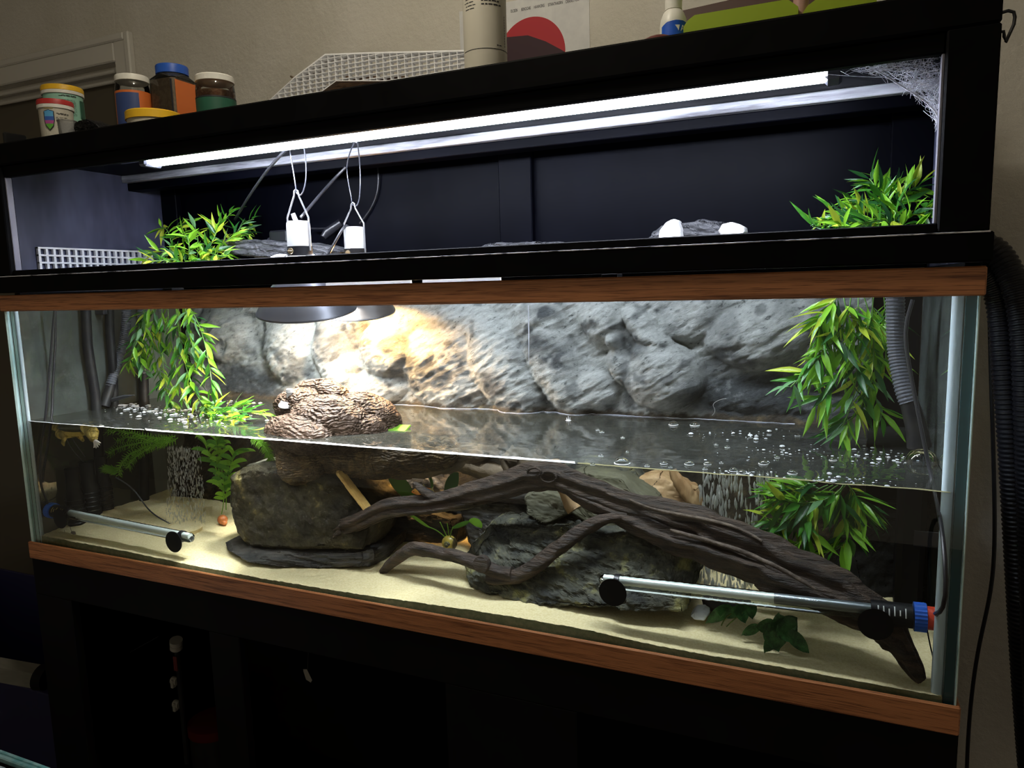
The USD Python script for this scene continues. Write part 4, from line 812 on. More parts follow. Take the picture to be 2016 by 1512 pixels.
def foam(patches, seed):
    r = np.random.default_rng(seed); ms = []
    for u, v, su, sv, n in patches:
        for k in range(n):
            q = at(u+r.normal(0, su), min(v+r.normal(0, sv), 1e9), z=ZW)
            if not (.014 < q[1] < .37 and abs(q[0]) < .89): continue
            R = pxm(q, min(5.5, .8+r.exponential(1.5)))
            ms.append(move(lathe([(R, 0), (R*.75, R*.35), (0, R*.55)], 7), (q[0], q[1], ZW+.0005+r.uniform(0, .0012))))
    return ms
single('foam', 'white foam flecks on the water along the right front glass', 'foam', foam([(1620, 948, 60, 5, 80), (1480, 935, 45, 5, 50), (1560, 893, 60, 10, 40), (1700, 903, 50, 8, 40), (1750, 905, 20, 8, 20), (1400, 855, 40, 6, 14), (1490, 858, 30, 6, 22), (1700, 960, 40, 4, 40)], 4), M['froth'], smooth=True, kind='stuff')
single('foam', 'white foam flecks on the water under the left bamboo', 'foam', foam([(290, 805, 35, 5, 70), (240, 800, 25, 4, 50), (400, 825, 45, 8, 60), (470, 790, 40, 4, 45), (350, 815, 40, 5, 40), (570, 830, 25, 3, 16)], 5), M['froth'], smooth=True, kind='stuff')
def column(pts, n, seed, w):
    r = np.random.default_rng(seed); ms = []
    S = np.array(pts)
    for k in range(n):
        t = r.random(); i = t*(len(S)-1); j = min(int(i), len(S)-2); u, v, su, y = S[j]+(S[j+1]-S[j])*(i-j)
        q = at(u+r.uniform(-1, 1)*su, v, y=y+r.uniform(-.03, .03)); h = r.uniform(.4, 1.5)*w; rr = r.uniform(.0007, .0018)*w/.006
        ms.append(move(lathe([(0, -h), (rr, -h*.3), (rr*.9, h*.4), (0, h)], 5), q))
    return ms
ast = thing('air_stone', 'left air stone with a column of rising bubbles', 'air stone', at(365, 1040, y=.16))
c = at(362, 1036, z=.062); part(ast, 'disc', lathe([(0, c[2]-.014), (.038, c[2]-.014), (.040, c[2]-.004), (.034, c[2]), (0, c[2]+.001)], 28, (c[0], c[1], 0)), M['sand'])
part(ast, 'bubble_column', column([(362, 880, 32, .17), (365, 950, 35, .17), (366, 1030, 40, .17)], 900, 3, .0045), M['air'], smooth=True, kind='stuff')
as2 = thing('air_stone', 'right air stone with a dense curtain of rising bubbles', 'air stone', at(1425, 1180, y=.25))
c = at(1430, 1178, z=.064); part(as2, 'disc', lathe([(0, c[2]-.012), (.038, c[2]-.012), (.040, c[2]-.004), (.034, c[2]), (0, c[2]+.001)], 28, (c[0], c[1], 0)), M['slab'])
part(as2, 'bubble_column', column([(1445, 935, 75, .20), (1445, 1000, 70, .20), (1430, 1100, 60, .20), (1425, 1165, 55, .20)], 460, 6, .0085), M['air2'], smooth=True, kind='stuff')

q = at(1119, 828, z=ZW)
single('drip_splash', 'tiny white splash of drips at the foot of the rock wall', 'splash', [lathe([(.006, ZW+.0004), (.004, ZW+.0014), (0, ZW+.0016)], 14, (q[0], q[1], 0))]+[tube(np.array([[q[0]+dx, q[1], ZW+.001], [q[0]+dx*1.1, q[1], ZW+h]]), [.0011, .0003], 6) for dx, h in ((-.0032, .006), (0, .010), (.0032, .007))], M['froth'], smooth=True)

# ---------------------------------------------------------------- living plants
LG = [leafmat('plant_green', (.07, .20, .02)), leafmat('plant_bright', (.17, .36, .03)), leafmat('plant_dark', (.045, .15, .045), .25, .3), leafmat('plant_olive', (.12, .17, .03))]
def elodea(label, stems, seed):
    r = np.random.default_rng(seed); S = [spline(s, 50) for s in stems]; t = thing('waterweed', label, 'water plant', S[0][0])
    for s in S:
        st = part(t, 'stem', tube(s, .0011, 5), LG[1], smooth=True); ms = []
        T = np.gradient(s, axis=0)
        for i in range(2, 50):
            a, b = frame_of(T[i])
            for k in range(4):
                an = k*2*math.pi/5+i*.6; d = a*math.cos(an)+b*math.sin(an)+T[i]/np.linalg.norm(T[i])*.6
                ms.append(leaf(s[i], d, r.uniform(.010, .017), .0021, np.cross(d, T[i])+1e-3, .35, .1))
        part(t, 'leaves', ms, LG[1], smooth=True, kind='stuff')
    return t
elodea('feathery green waterweed floating under the surface at the left', [px((345, 858, .14), (300, 862, .14), (255, 852, .14), (212, 848, .14)), px((340, 866, .14), (290, 880, .14), (250, 900, .14), (234, 935, .14)), px((335, 862, .16), (280, 872, .16), (240, 880, .17), (215, 893, .17)), px((330, 872, .15), (285, 888, .15), (262, 905, .15), (252, 920, .15)), px((350, 862, .15), (310, 870, .16), (270, 862, .17), (230, 868, .17)), px((232, 930, .15), (222, 925, .15), (206, 922, .15))], 3)
elodea('single green waterweed sprig above the flat stone', [px((492, 862, .15), (512, 872, .15), (526, 888, .15), (533, 905, .15))], 5)
def blades(name, label, cat, L, m=None, stems=()):
    t = thing(name, label, cat, at(*L[0][0][0][:2], y=L[0][0][0][2]))
    for s in stems: part(t, 'stem', tube(spline(px(*s), 14), .0011, 5), LG[1], smooth=True)
    for P, w, mi in L:
        S = spline(px(*P), 9); T = np.gradient(S, axis=0); V = []; prof = np.sin(np.pi*np.clip(np.linspace(.06, 1, 9), 0, 1))**.7
        for i in range(9):
            s = np.cross(T[i], (.25, -1, .25)); s /= np.linalg.norm(s); h = pxm(S[i], w)*.5*prof[i]+.0002; V += [S[i]-s*h, S[i]+np.array([0, -.0006, -.0004]), S[i]+s*h]
        F = []
        for i in range(8):
            o = i*3; F += [[o, o+3, o+4], [o, o+4, o+1], [o+1, o+4, o+5], [o+1, o+5, o+2]]
        part(t, 'leaf', (np.array(V), np.array(F)), LG[mi], smooth=True)
    return t
r5 = np.random.default_rng(8); L = []; ST = [[(436, 1012, .17), (440, 950, .16), (432, 900, .15), (425, 866, .14)], [(445, 1004, .17), (448, 950, .16), (455, 915, .15), (462, 890, .15)], [(440, 985, .165), (432, 940, .16), (415, 900, .15), (404, 875, .15)]]
for st0 in ST:
    sp = spline([(u, v, y) for u, v, y in st0], 12)
    for k in range(2, 12):
        for sgn in (-1, 1):
            u, v, y = sp[k]; ln = r5.uniform(16, 34)*(.6+.05*k); a = r5.uniform(.45, 1.35)*sgn
            L.append(([(u, v, y), (u+math.sin(a)*ln*.5, v-math.cos(a)*ln*.62, y-.003), (u+math.sin(a)*ln, v-math.cos(a)*ln*.8, y-.006), (u+math.sin(a)*ln*1.35, v-math.cos(a)*ln*.62, y-.008)], r5.uniform(6, 10), int(r5.integers(0, 2))))
blades('stem_plant', 'green grassy stem plant between the left bubbles and the boulder', 'water plant', L, stems=ST)
blades('broad_leaf_plant', 'broad green leaves behind the tip of the upper twig', 'water plant', [([(815, 985, .24), (795, 962, .24), (775, 940, .24), (760, 928, .24)], 30, 0), ([(880, 985, .25), (887, 960, .25), (895, 940, .25), (903, 930, .25)], 26, 2), ([(848, 965, .24), (850, 950, .24), (846, 938, .24), (845, 928, .24)], 6, 0), ([(835, 985, .23), (840, 975, .23), (833, 968, .23), (826, 962, .23)], 8, 1)], stems=[[(830, 1010, .24), (815, 985, .24)], [(878, 1005, .25), (880, 985, .25)]])
blades('bulb_plant', 'small bulb plant with thin stems rising beside the snail', 'water plant', [([(800, 1012, .17), (815, 1018, .17), (835, 1032, .17), (850, 1040, .17)], 6, 1), ([(924, 1026, .18), (935, 1027, .18), (944, 1033, .18), (948, 1040, .18)], 15, 1), ([(890, 1040, .18), (905, 1034, .18), (918, 1029, .18), (926, 1026, .18)], 9, 0)], stems=[[(880, 1062, .185), (862, 1046, .175), (845, 1038, .17)], [(882, 1062, .185), (872, 1040, .18), (866, 1028, .175)], [(884, 1062, .185), (882, 1040, .18), (880, 1030, .175)], [(886, 1062, .185), (888, 1048, .18), (892, 1038, .18)]])
M['anubias'] = mat('glossy_dark_leaf', (.018, .070, .022), .28, c2=(.06, .20, .06), scale=70, edge=(.38, .66), bump=.8, bscale=60, bdist=.004)
def broad(name, label, leaves, mi, root=None):
    t = thing(name, label, 'water plant', at(*leaves[0][:2], y=leaves[0][2]))
    for k, (u, v, y, w, h, rot, tilt) in enumerate(leaves):
        c = at(u, v, y=y); s = pxm(c, 1)*1.08; n = 7; V = []; F = []
        a = math.radians(rot); dx = RIGHT*math.cos(a)+UP*math.sin(a); dy = -RIGHT*math.sin(a)+UP*math.cos(a)
        for i, ti in enumerate(np.linspace(0, 1, n)):
            hw = h*.62*math.sin(math.pi*min(1, ti*.94+.08))**.6*(1-.22*ti)
            for q in (-1, -.4, .4, 1): V.append(c+dx*s*w*(ti-.5)+dy*s*hw*q+np.array([0, -.25-tilt, .6])*s*h*.28*(abs(q)-.5)*(1 if k % 2 else .6)+np.array([0, .6*tilt, .0])*s*h*q*.5+np.array([0, -.3, -1])*s*w*.12*ti**2)
        for i in range(n-1):
            for j in range(3): o = i*4+j; F += [[o, o+4, o+5], [o, o+5, o+1]]
        part(t, 'leaf', (np.array(V), np.array(F)), M['anubias'], smooth=True)
    if root: part(t, 'stem', [tube(spline(px(*r_), 8), .0010, 5) for r_ in root], LG[3], smooth=True)
    return t
broad('leafy_plant', 'dark green crinkled leafy plant on the sand below the right heater', [(1538, 1224, .065, 42, 30, 100, .5), (1508, 1232, .07, 40, 30, 170, .6), (1530, 1250, .055, 48, 44, -80, .4), (1552, 1240, .06, 40, 36, -50, .5), (1572, 1262, .05, 50, 22, -38, .3), (1478, 1240, .075, 36, 20, 200, .6), (1520, 1262, .05, 44, 26, 230, .3), (1556, 1226, .068, 34, 26, 40, .7)], 2, [[(1530, 1275, .055), (1532, 1250, .06), (1538, 1230, .065)], [(1525, 1275, .055), (1515, 1250, .065), (1508, 1234, .07)]])
broad('leafy_plant', 'small green leafy plant left of the crinkled one, half behind the right heater', [(1416, 1208, .095, 54, 26, 205, .5), (1440, 1206, .10, 40, 22, 190, .6), (1462, 1205, .095, 34, 24, -70, .3), (1480, 1202, .10, 26, 18, -80, .3)], 2, [[(1420, 1232, .09), (1428, 1218, .095), (1440, 1208, .1)], [(1430, 1234, .09), (1445, 1220, .095), (1462, 1206, .095)]])
blades('lone_leaf', 'single light green leaf below the branch in front of the bubble curtain', 'leaf', [([(1370, 1094, .14), (1382, 1083, .14), (1394, 1076, .14), (1408, 1074, .14)], 12, 1)])
single('floating_leaf', 'short cut piece of green leaf floating on the water right of the log', 'leaf', (lambda c: move(bx(-.020, .020, -.017, .017, 0, .004, .0015), (c[0], c[1], ZW-.001), rz=8, rx=14))(at(785, 845, z=ZW)), LG[1], smooth=30)
single('white_stone', 'small white oval stone on the sand behind the small leafy plant', 'pebble', rock([(1361, 1207, .11), (1368, 1200, .115), (1385, 1200, .115), (1396, 1208, .11), (1390, 1216, .105), (1368, 1214, .105)], .022, .001, 30, .004, 5, .85, 14), M['quartz'], smooth=True)

# ---------------------------------------------------------------- animals
def tag_single(*a, **k): return single(*a, **k)
tu = thing('turtle', 'small turtle paddling just under the surface at the left front', 'turtle', at(155, 850, y=.066))
TY = .066; cc = at(158, 836, y=TY)
M['turtle'] = mat('turtle_skin', (.62, .46, .12), .5, c2=(.22, .16, .03), scale=45, edge=(.45, .55), stretch=(1, 1, .4))
M['shell'] = mat('turtle_shell', (.03, .032, .018), .4, c2=(.06, .055, .02), scale=30)
M['plastron'] = mat('turtle_belly', (.40, .36, .16), .5, c2=(.25, .2, .08), scale=25)
M['foot'] = mat('turtle_foot', (.72, .66, .62), .5)
sx = pxm(cc, 1); cc[2] = min(cc[2], ZW-.028)
Jt = lambda u, v, r, dy=0: (*at(u, v, y=TY+dy), pxm(at(u, v, y=TY), r))
body = balls([Jt(122, 853, 12, -.01), Jt(150, 846, 14), Jt(178, 842, 13)])+balls([Jt(168, 842, 9, -.02), Jt(180, 853, 10.5, -.03), Jt(184, 864, 7, -.035), Jt(187, 867, 3.5, -.035)])+balls([Jt(178, 842, 8, -.01), Jt(186, 850, 8, -.03), Jt(186, 862, 6, -.035)])+balls([Jt(122, 851, 9, -.015), Jt(127, 862, 4.5, -.02), Jt(124, 872, 3.2, -.02), Jt(126, 877, 1.5, -.02)])+balls([Jt(118, 846, 6), Jt(112, 843, 7), Jt(105, 841, 6)])+balls([Jt(150, 850, 8, .015), Jt(158, 860, 5, .02), Jt(163, 867, 3, .02)])
tb = fine(body, .004); trimesh.smoothing.filter_taubin(tb, iterations=10)
part(tu, 'body', tb, M['turtle'], smooth=True, label='yellow-brown striped skin')
part(tu, 'shell', fine(blob((cc[0]+.004, TY+.002, ZW-.014), (.050, .046, .013), 15), .006), M['shell'], smooth=True, label='dark oval shell at the waterline')
fm = []
for k, (du, dv) in enumerate(((-3, 14), (1, 15), (5, 13), (8, 9), (10, 5))):
    fm.append(balls([Jt(186, 866, 2.6, -.036), Jt(188+du*.5, 867+dv*.55, 2.0, -.038), Jt(188+du, 867+dv, .9, -.038)], 10))
part(tu, 'webbed_foot', join([VF(m) for m in fm]), M['foot'], smooth=True, label='pale spread webbed foot')

M['fisho'] = mat('orange_fish', (.75, .16, .03), .35, c2=(.7, .45, .06), scale=30)
M['fishy'] = mat('pale_yellow_fish', (.42, .36, .14), .35)
def fish(label, u, v, y, L, ang, m, fin):
    c = at(u, v, y=y); s = pxm(c, L); t = thing('fish', label, 'fish', c)
    pr = np.array([(-.5, .02, .02), (-.45, .06, .07), (-.3, .10, .15), (-.1, .12, .19), (.12, .10, .15), (.3, .05, .08), (.38, .03, .06)])
    V = []; n = 12
    for x, w, h in pr:
        for a in np.arange(n)*2*math.pi/n: V.append((x, w*math.cos(a), h*math.sin(a)))
    F = []
    for i in range(len(pr)-1):
        for j in range(n): q = (j+1) % n; F += [[i*n+j, i*n+q, (i+1)*n+q], [i*n+j, (i+1)*n+q, (i+1)*n+j]]
    Mt = lambda g: move(g, c, rz=12, ry=ang, s=s)
    part(t, 'body', Mt((np.array(V), np.array(F))), m, smooth=True)
    part(t, 'tail', Mt(prism(Polygon([(.36, .02), (.52, .14), (.48, 0), (.52, -.14), (.36, -.02)]), -.01, .01)), fin)
    part(t, 'dorsal_fin', Mt(prism(Polygon([(-.12, .17), (.1, .28), (.16, .13)]), -.008, .008)), fin)
    for q in (-1, 1): part(t, 'eye', Mt(move(lathe([(0, -.02), (.025, 0), (0, .02)], 10), (-.37, q*.075, .03))), M['rubber'])
fish('orange and yellow fish near the tip of the upper twig', 832, 966, .17, 46, -8, M['fisho'], M['fishy'])
fish('small pale yellow fish in the dark gap right of the boulder, facing left', 694, 934, .155, 34, 14, M['fishy'], M['fisho'])
fish('small pale fish in the dark gap right of the boulder, above the other', 708, 928, .19, 30, -10, M['fishy'], M['fisho'])
sl = thing('snail', 'round yellow and brown striped snail on the sand in front of the purplish slab', 'snail', at(885, 1080, y=.2))
c = at(885, 1069, y=.185); R = pxm(c, 16)
whorl = [blob(c, (R, R*.8, R))]; sp = [(R*.35*math.cos(a)*k, -R*.75+R*.06*k, R*.35*math.sin(a)*k) for k, a in zip(np.linspace(1, .1, 20), np.linspace(0, 9, 20))]
part(sl, 'shell', fine(blob(c, (R, R*.82, R*.95)), .004), mat('snail_shell', (.45, .34, .06), .35, c2=(.07, .05, .02), scale=24, stretch=(1.6, 1, .2), edge=(.48, .54)), smooth=True)
part(sl, 'spire', tube(np.array(sp)+c, R*.16, 8), M['stone'], smooth=True)
part(sl, 'foot', fine(blob((c[0]-R*.1, c[1]-R*.2, c[2]-R*.9), (R*.9, R*.55, R*.25)), .004), M['slab'], smooth=True)
single('apple_snail', 'round orange snail shell in the shade left of the boulder', 'snail', (lambda q: join([VF(blob(q, (.0125, .011, .0115))), VF(blob(q+[.009, -.004, -.005], (.007, .007, .006)))]))(at(438, 1023, z=.062)), mat('orange_shell', (.55, .17, .05), .4), smooth=True)
db = thing('plant_debris', 'small brown leaf scraps lying on the sand at the front left corner', 'debris', at(138, 1058, y=.05))
for u, v, w in ((132, 1057, 15), (144, 1052, 17)):
    c = at(u, v, y=.045); s = pxm(c, w); part(db, 'scrap', move(fine(hull(np.array([(-.5, 0, 0), (-.2, .2, .3), (.3, .1, .35), (.5, 0, 0), (.1, -.2, -.1), (0, 0, .1), (-.4, .1, .3)])), .2), c, s=s), M['greywood'])
    part(db, 'stalk', tube(spline([c, c+[-.3*s, 0, .5*s], c+[-.4*s, 0, .9*s]], 6), .0005, 4), M['greywood'])
M['pvcthread'] = mat('pale_hair', (.30, .30, .28), .6)
single('root_hair', 'pale curved root hair clinging to the dark part of the rock wall', 'root', tube(spline([at(1402, 818, y=.395), at(1406, 803, y=.395), at(1404, 797, y=.395), at(1413, 789, y=.395), at(1430, 785, y=.395)], 20), .0004, 5), M['pvcthread'], smooth=True)
single('drip_thread', 'thin white silicone thread hanging from the middle of the top trim', 'thread', tube(np.array([at(1040, 601, y=.02), at(1041, 650, y=.02), at(1041, 719, y=.02)]), [.0007, .0009, .0002], 6), M['web'], smooth=True)

# ---------------------------------------------------------------- things on top of the hood
def wrap(poly, c, R, ang, z, t=.0006, flip=False):
    """A flat print bent around an upright cylinder: outline x along the girth, y upwards."""
    ms = []
    for g in getattr(poly, 'geoms', [poly]):
        m = trimesh.creation.extrude_polygon(g, t, engine='earcut'); v, f = trimesh.remesh.subdivide_to_size(m.vertices, m.faces, max(.004, R*.22))
        if flip: v = v*[-1, -1, 1]
        a = ang+v[:, 0]/R; ms.append((np.c_[c[0]+(R+v[:, 2])*np.sin(a), c[1]-(R+v[:, 2])*np.cos(a), z+v[:, 1]], f))
    return join(ms)
def ring(c, r, prof, n=40): return lathe([(r*a, z) for a, z in prof], n, (c[0], c[1], 0))
def wrap_lines(c, R, ang, z, rows, w, hh, flip=False, seed=0, step=None):
    r = np.random.default_rng(seed); P = []
    for k in range(rows):
        x = -w/2+r.uniform(0, .25)*w
        while x < w/2-.002:
            q = r.uniform(.003, .009); P.append(sbox(x, -k*(step or hh*1.9), min(x+q, w/2), -k*(step or hh*1.9)+hh)); x += q+.0016
    return join([wrap(p, c, R, ang, z, .0003, flip) for p in P])
M['whiteplast'] = mat('white_plastic', (.78, .77, .72), .4)
M['cream'] = mat('cream_plastic', (.56, .53, .45), .45)
M['mint'] = mat('mint_label', (.30, .58, .46), .45)
M['yellow'] = mat('yellow_lid', (.85, .50, .02), .45)
M['redlid'] = mat('red_lid', (.50, .03, .03), .45)
M['bluelid'] = mat('blue_lid', (.02, .10, .50), .4)
M['orangelabel'] = mat('orange_label', (.62, .15, .03), .5)
M['navy'] = mat('navy_label', (.03, .06, .20), .5)
M['darkgreen'] = mat('dark_green_label', (.015, .10, .06), .5)
M['pellets'] = mat('brown_pellets', (.24, .18, .13), .8, c2=(.33, .26, .19), scale=150, bump=.4)
M['flakes'] = mat('red_brown_flakes', (.30, .14, .08), .8, c2=(.48, .30, .18), scale=110, bump=.7, edge=(.45, .55))
M['clear'] = pane('clear_plastic', (.88, .89, .88), 1.45)
M['ink'] = mat('black_ink', (.02, .02, .025), .6)
M['lime'] = mat('lime_plastic', (.30, .42, .015), .45)
def face(c): return math.atan2(EYE[0]-c[0], c[1]-EYE[1])   # prints turned to the room's middle, where they are read
def tub(label, u, v_top, y, px_w, lid_h, lidm, bodym, taper=.94):
    c = at(u, v_top, y=y); R = pxm(c, px_w/2); FACE = face(c); zt = c[2]; t = thing('food_tub', label, 'tub', (c[0], c[1], HT))
    part(t, 'tub', ring(c, R, [(0, HT), (taper*.93, HT), (taper*.94, HT+.002), (.93, zt-lid_h-.003), (.96, zt-lid_h), (.96, zt-lid_h+.002), (0, zt-lid_h+.002)]), bodym)
    ld = part(t, 'lid', ring(c, R, [(0, zt-lid_h+.0025), (1, zt-lid_h+.0025), (1, zt-.003), (.97, zt), (.85, zt), (.83, zt-.001), (0, zt-.001)]), lidm)
    part(t, 'rim', ring(c, R, [(.96, zt-lid_h-.006), (1.0, zt-lid_h-.005), (1.0, zt-lid_h+.002), (.96, zt-lid_h+.002)]), M['whiteplast'])
    return t, c, R, zt
t, c, R, zt = tub('cream food tub with red lid and coloured shield badge, leftmost on the hood', 108, 201, .085, 64, .013, M['redlid'], M['cream'])
sh = lambda a, b: Polygon([(-.0085, .016), (-.0095, .018), (0, .021), (.0095, .018), (.0085, .016), (.009, 0), (.007, -.010), (0, -.019), (-.007, -.010), (-.009, 0)]).intersection(sbox(-.02, a, .02, b))
FACE = face(c); z_ = zt-.045; A_ = FACE-.42
part(t, 'badge', wrap(Polygon([(-.0105, .019), (0, .0225), (.0105, .019), (.0105, 0), (.008, -.012), (0, -.021), (-.008, -.012), (-.0105, 0)]), c, R*.945, A_, z_, .0004), M['ink'])
for a, b, col, nm in ((.008, .03, (.10, .38, .70), 'badge_sky'), (0, .008, (.04, .12, .45), 'badge_sea'), (-.007, 0, (.42, .08, .30), 'badge_magenta'), (-.03, -.007, (.12, .42, .05), 'badge_green')):
    part(t, 'badge_band', wrap(sh(a, b), c, R*.945, A_, z_, .0009), mat(nm, col, .45))
part(t, 'badge_heading', wrap(sbox(-.009, .0245, .009, .031), c, R*.947, A_, z_, .0005), mat('gold_print', (.42, .32, .10), .5))
part(t, 'fine_print', [wrap_lines(c, R*.948, FACE+.35, zt-.03, 2, .026, .0009, seed=2), wrap_lines(c, R*.946, FACE+.35, zt-.038, 11, .026, .0006, seed=3, step=.0028)], M['ink'], kind='stuff', smooth=False)
t, c, R, zt = tub('mint green food tub with yellow lid, behind the red-lidded tub', 122, 174, .175, 74, .014, M['yellow'], M['mint']); FACE = face(c)
part(t, 'label_panel', wrap(sbox(-.018, -.04, .012, 0), c, R*.95, FACE+1.35, zt-.03, .0005), M['darkgreen'])
part(t, 'fine_print', [wrap_lines(c, R*.948, FACE+.2, zt-.024, 2, .04, .001, seed=4), wrap_lines(c, R*.946, FACE+.2, zt-.034, 12, .036, .0006, seed=5, step=.003)], M['ink'], kind='stuff', smooth=False)
c = at(132, 240, y=.045); R = pxm(c, 17); FACE = face(c)
t = thing('clear_cup', 'tiny clear plastic cup in front of the red-lidded tub', 'cup', (c[0], c[1], HT)); part(t, 'cup', ring(c, R, [(.9, HT), (1, c[2]), (1.06, c[2]), (1.06, c[2]+.0015), (.97, c[2]+.0015), (.87, HT+.001), (0, HT+.001)]), pane('cloudy_plastic', (.75, .76, .76), 1.45, film=.35, film_col=(.6, .6, .6)))
part(t, 'tag', wrap(sbox(-.003, 0, .003, .012), c, R*1.03, FACE+1.1, c[2]-.02, .0005), M['orangelabel'])
q = rock([(143, 262, .06), (160, 242, .06), (180, 237, .06), (200, 245, .06), (212, 256, .06), (190, 268, .06)], .05, .004, 40, .005, 3, .9, 6)
single('black_cloth', 'small crumpled black cloth between the tubs and the jars', 'cloth', move(q, (0, 0, -max(0, VF(q)[0][:, 2].min()-HT))), M['blackplast'])

def jar(label, u, v, y, pw, lid_h, lidm, neck, fill, fillz, labels):
    c = at(u, v, y=y); R = pxm(c, pw/2); FACE = face(c); zt = c[2]; t = thing('food_jar', label, 'jar', (c[0], c[1], HT)); Rn = R*neck
    ss = zt-lid_h-.010
    part(t, 'glass_body', ring(c, R, [(0, HT+.0005), (.96, HT+.0005), (1, HT+.003), (1, ss-.006), (neck*1.02, ss+.006), (neck*.94, ss+.009), (neck*.94, zt-lid_h)]), M['clear'], smooth=40)
    part(t, 'contents', ring(c, R*.955, [(0, HT+.002), (.97, HT+.002), (1, HT+.004), (1, min(fillz, ss-.008)), (0, min(fillz, ss-.008))]), fill)
    part(t, 'lid', ring(c, Rn, [(0, zt-lid_h), (1.04, zt-lid_h), (1.04, zt-.002), (1.0, zt), (0, zt)], 60), lidm)
    for z0, z1, a0, a1, m, tt in labels: z0, z1 = (z0 if z0 > 0 else max(HT+.004, zt+z0)), zt+z1; part(t, 'label', wrap(sbox(a0*R, z0, a1*R, z1), c, R*1.003, FACE, 0, tt), m)
    return t, c, R, zt
t, c, R, zt = jar('clear jar with white lid and a navy and orange label', 259, 152, .14, 64, .012, M['whiteplast'], .93, M['cream'], HT+.03, [(HT+.004, -.034, -1.5, 1.5, M['orangelabel'], .0005), (HT+.024, -.039, -1.2, .30, M['navy'], .0011)])
t, c, R, zt = jar('jar of red-brown flakes with white lid and dark green label', 422, 152, .13, 74, .012, M['whiteplast'], .95, M['flakes'], 9, [(-.085, -.046, -1.5, 1.5, M['darkgreen'], .0006), (-.0455, -.043, -1.5, 1.5, M['ink'], .0007)])
# square jar, blue lid
c = at(338, 132, y=.19); s = pxm(c, 47); zt = c[2]; t = thing('food_jar', 'large square jar of brown pellets with blue lid and orange label', 'jar', (c[0], c[1], HT))
RZ = 2
def sq(h, r, z0, z1): 
    m = trimesh.creation.extrude_polygon(sbox(-h+r, -h+r, h-r, h-r).buffer(r, quad_segs=5), z1-z0, engine='earcut'); return move((np.array(m.vertices), np.array(m.faces)), (c[0], c[1], z0), rz=RZ)
hs_ = s*.70; zs = zt-.030
tp = hull(np.vstack([VF(sq(hs_, .012, zs-.0005, zs))[0], np.array([[c[0]+hs_*.86*math.cos(a), c[1]+hs_*.86*math.sin(a), zs+.011] for a in np.linspace(0, 6.28, 24)])]))
part(t, 'glass_body', [sq(hs_, .012, HT, zs), tp], M['clear'], smooth=30); part(t, 'contents', sq(hs_*.97, .012, HT+.002, zs-.002), M['pellets'], smooth=30)
part(t, 'lid', ring(c, hs_*.90, [(0, zt-.018), (1.02, zt-.018), (1.02, zt-.002), (.98, zt), (0, zt)], 60), M['bluelid'])
part(t, 'label', move(bx(hs_, hs_+.0012, -hs_*.86, hs_*.86, HT+.004, zs-.006, .0003), (c[0], c[1], 0), rz=RZ), M['orangelabel'])
part(t, 'label_stripe', move(bx(-.0001+hs_*.80, hs_*.93, -hs_-.0012, -hs_, HT+.004, zs-.006, .0002), (c[0], c[1], 0), rz=RZ), M['ink'])
c = at(302, 224, y=.06); R = pxm(c, 51)
t = thing('food_tub', 'low tub with broad yellow lid at the front edge before the jars', 'tub', (c[0], c[1], HT))
part(t, 'tub', ring(c, R, [(0, HT), (.94, HT), (.95, c[2]-.016), (0, c[2]-.016)]), M['cream']); part(t, 'lid', ring(c, R, [(0, c[2]-.016), (1, c[2]-.016), (1, c[2]-.002), (.97, c[2]), (0, c[2])]), M['yellow'])
c = at(20, 266, y=.06); single('black_box', 'small black box at the far left end of the hood top', 'box', bx(-.916, c[0]+.012, .04, .09, HT, c[2]+.003, .004), M['blackplast'])

# egg crate panel, leaning brown wood
EY = .36
def XZ(u, v, y=EY): q = at(u, v, y=y); return q[0], q[2]
outl = [XZ(500, 218), XZ(530, 197), XZ(576, 155), XZ(640, 107), XZ(720, 104), XZ(930, 99), XZ(930, 160), XZ(790, 160), XZ(662, 160), XZ(625, 187), XZ(560, 225)]
xr_, xi_ = outl[5][0], XZ(805, 160)[0]
outl = [(x, max(z, HT+.001)) for x, z in outl]+[]
base_in = at(560, 235, y=EY)[0]
poly = Polygon([(outl[0][0]-.07, HT+.001), outl[1], outl[2], outl[3], outl[4], (outl[5][0], outl[5][1]), (xr_, HT+.001), (xi_, HT+.001), outl[7], outl[8], outl[9], (outl[9][0]-.10, HT+.001)]).buffer(0)
ep = thing('egg_crate_grid', 'arched white egg-crate panel standing at the back of the hood top', 'egg crate', (-.1, EY, HT))
minx, minz, maxx, maxz = poly.bounds
for k in range(int((maxz-minz)/.0095)+1):
    z = minz+.001+k*.0095; g = poly.intersection(sbox(minx-1, z, maxx+1, z+.0014))
    for q in getattr(g, 'geoms', [g]):
        if q.area > 4e-6: part(ep, 'lengthwise_slat', prism(q, EY, EY+.013), M['crate'], smooth=False)
for k in range(int((maxx-minx)/.0178)+1):
    x = minx+.002+k*.0178; g = poly.intersection(sbox(x, minz-1, x+.0014, maxz+1))
    for q in getattr(g, 'geoms', [g]):
        if q.area > 4e-6: part(ep, 'cross_slat', prism(q, EY+.0002, EY+.0128), M['crate'], smooth=False)
ol = np.array(poly.exterior.coords); rim_ = poly.difference(poly.buffer(-.002)); part(ep, 'border_slat', prism(rim_, EY-.0003, EY+.0135), M['crate'], smooth=False)
tb_ = [outl[2], outl[3], outl[4], outl[5]]; part(ep, 'top_strip', prism(LineString(tb_).buffer(.0012, cap_style=2), EY, EY+.045), M['crate'], smooth=False, label='plain folded top strip')
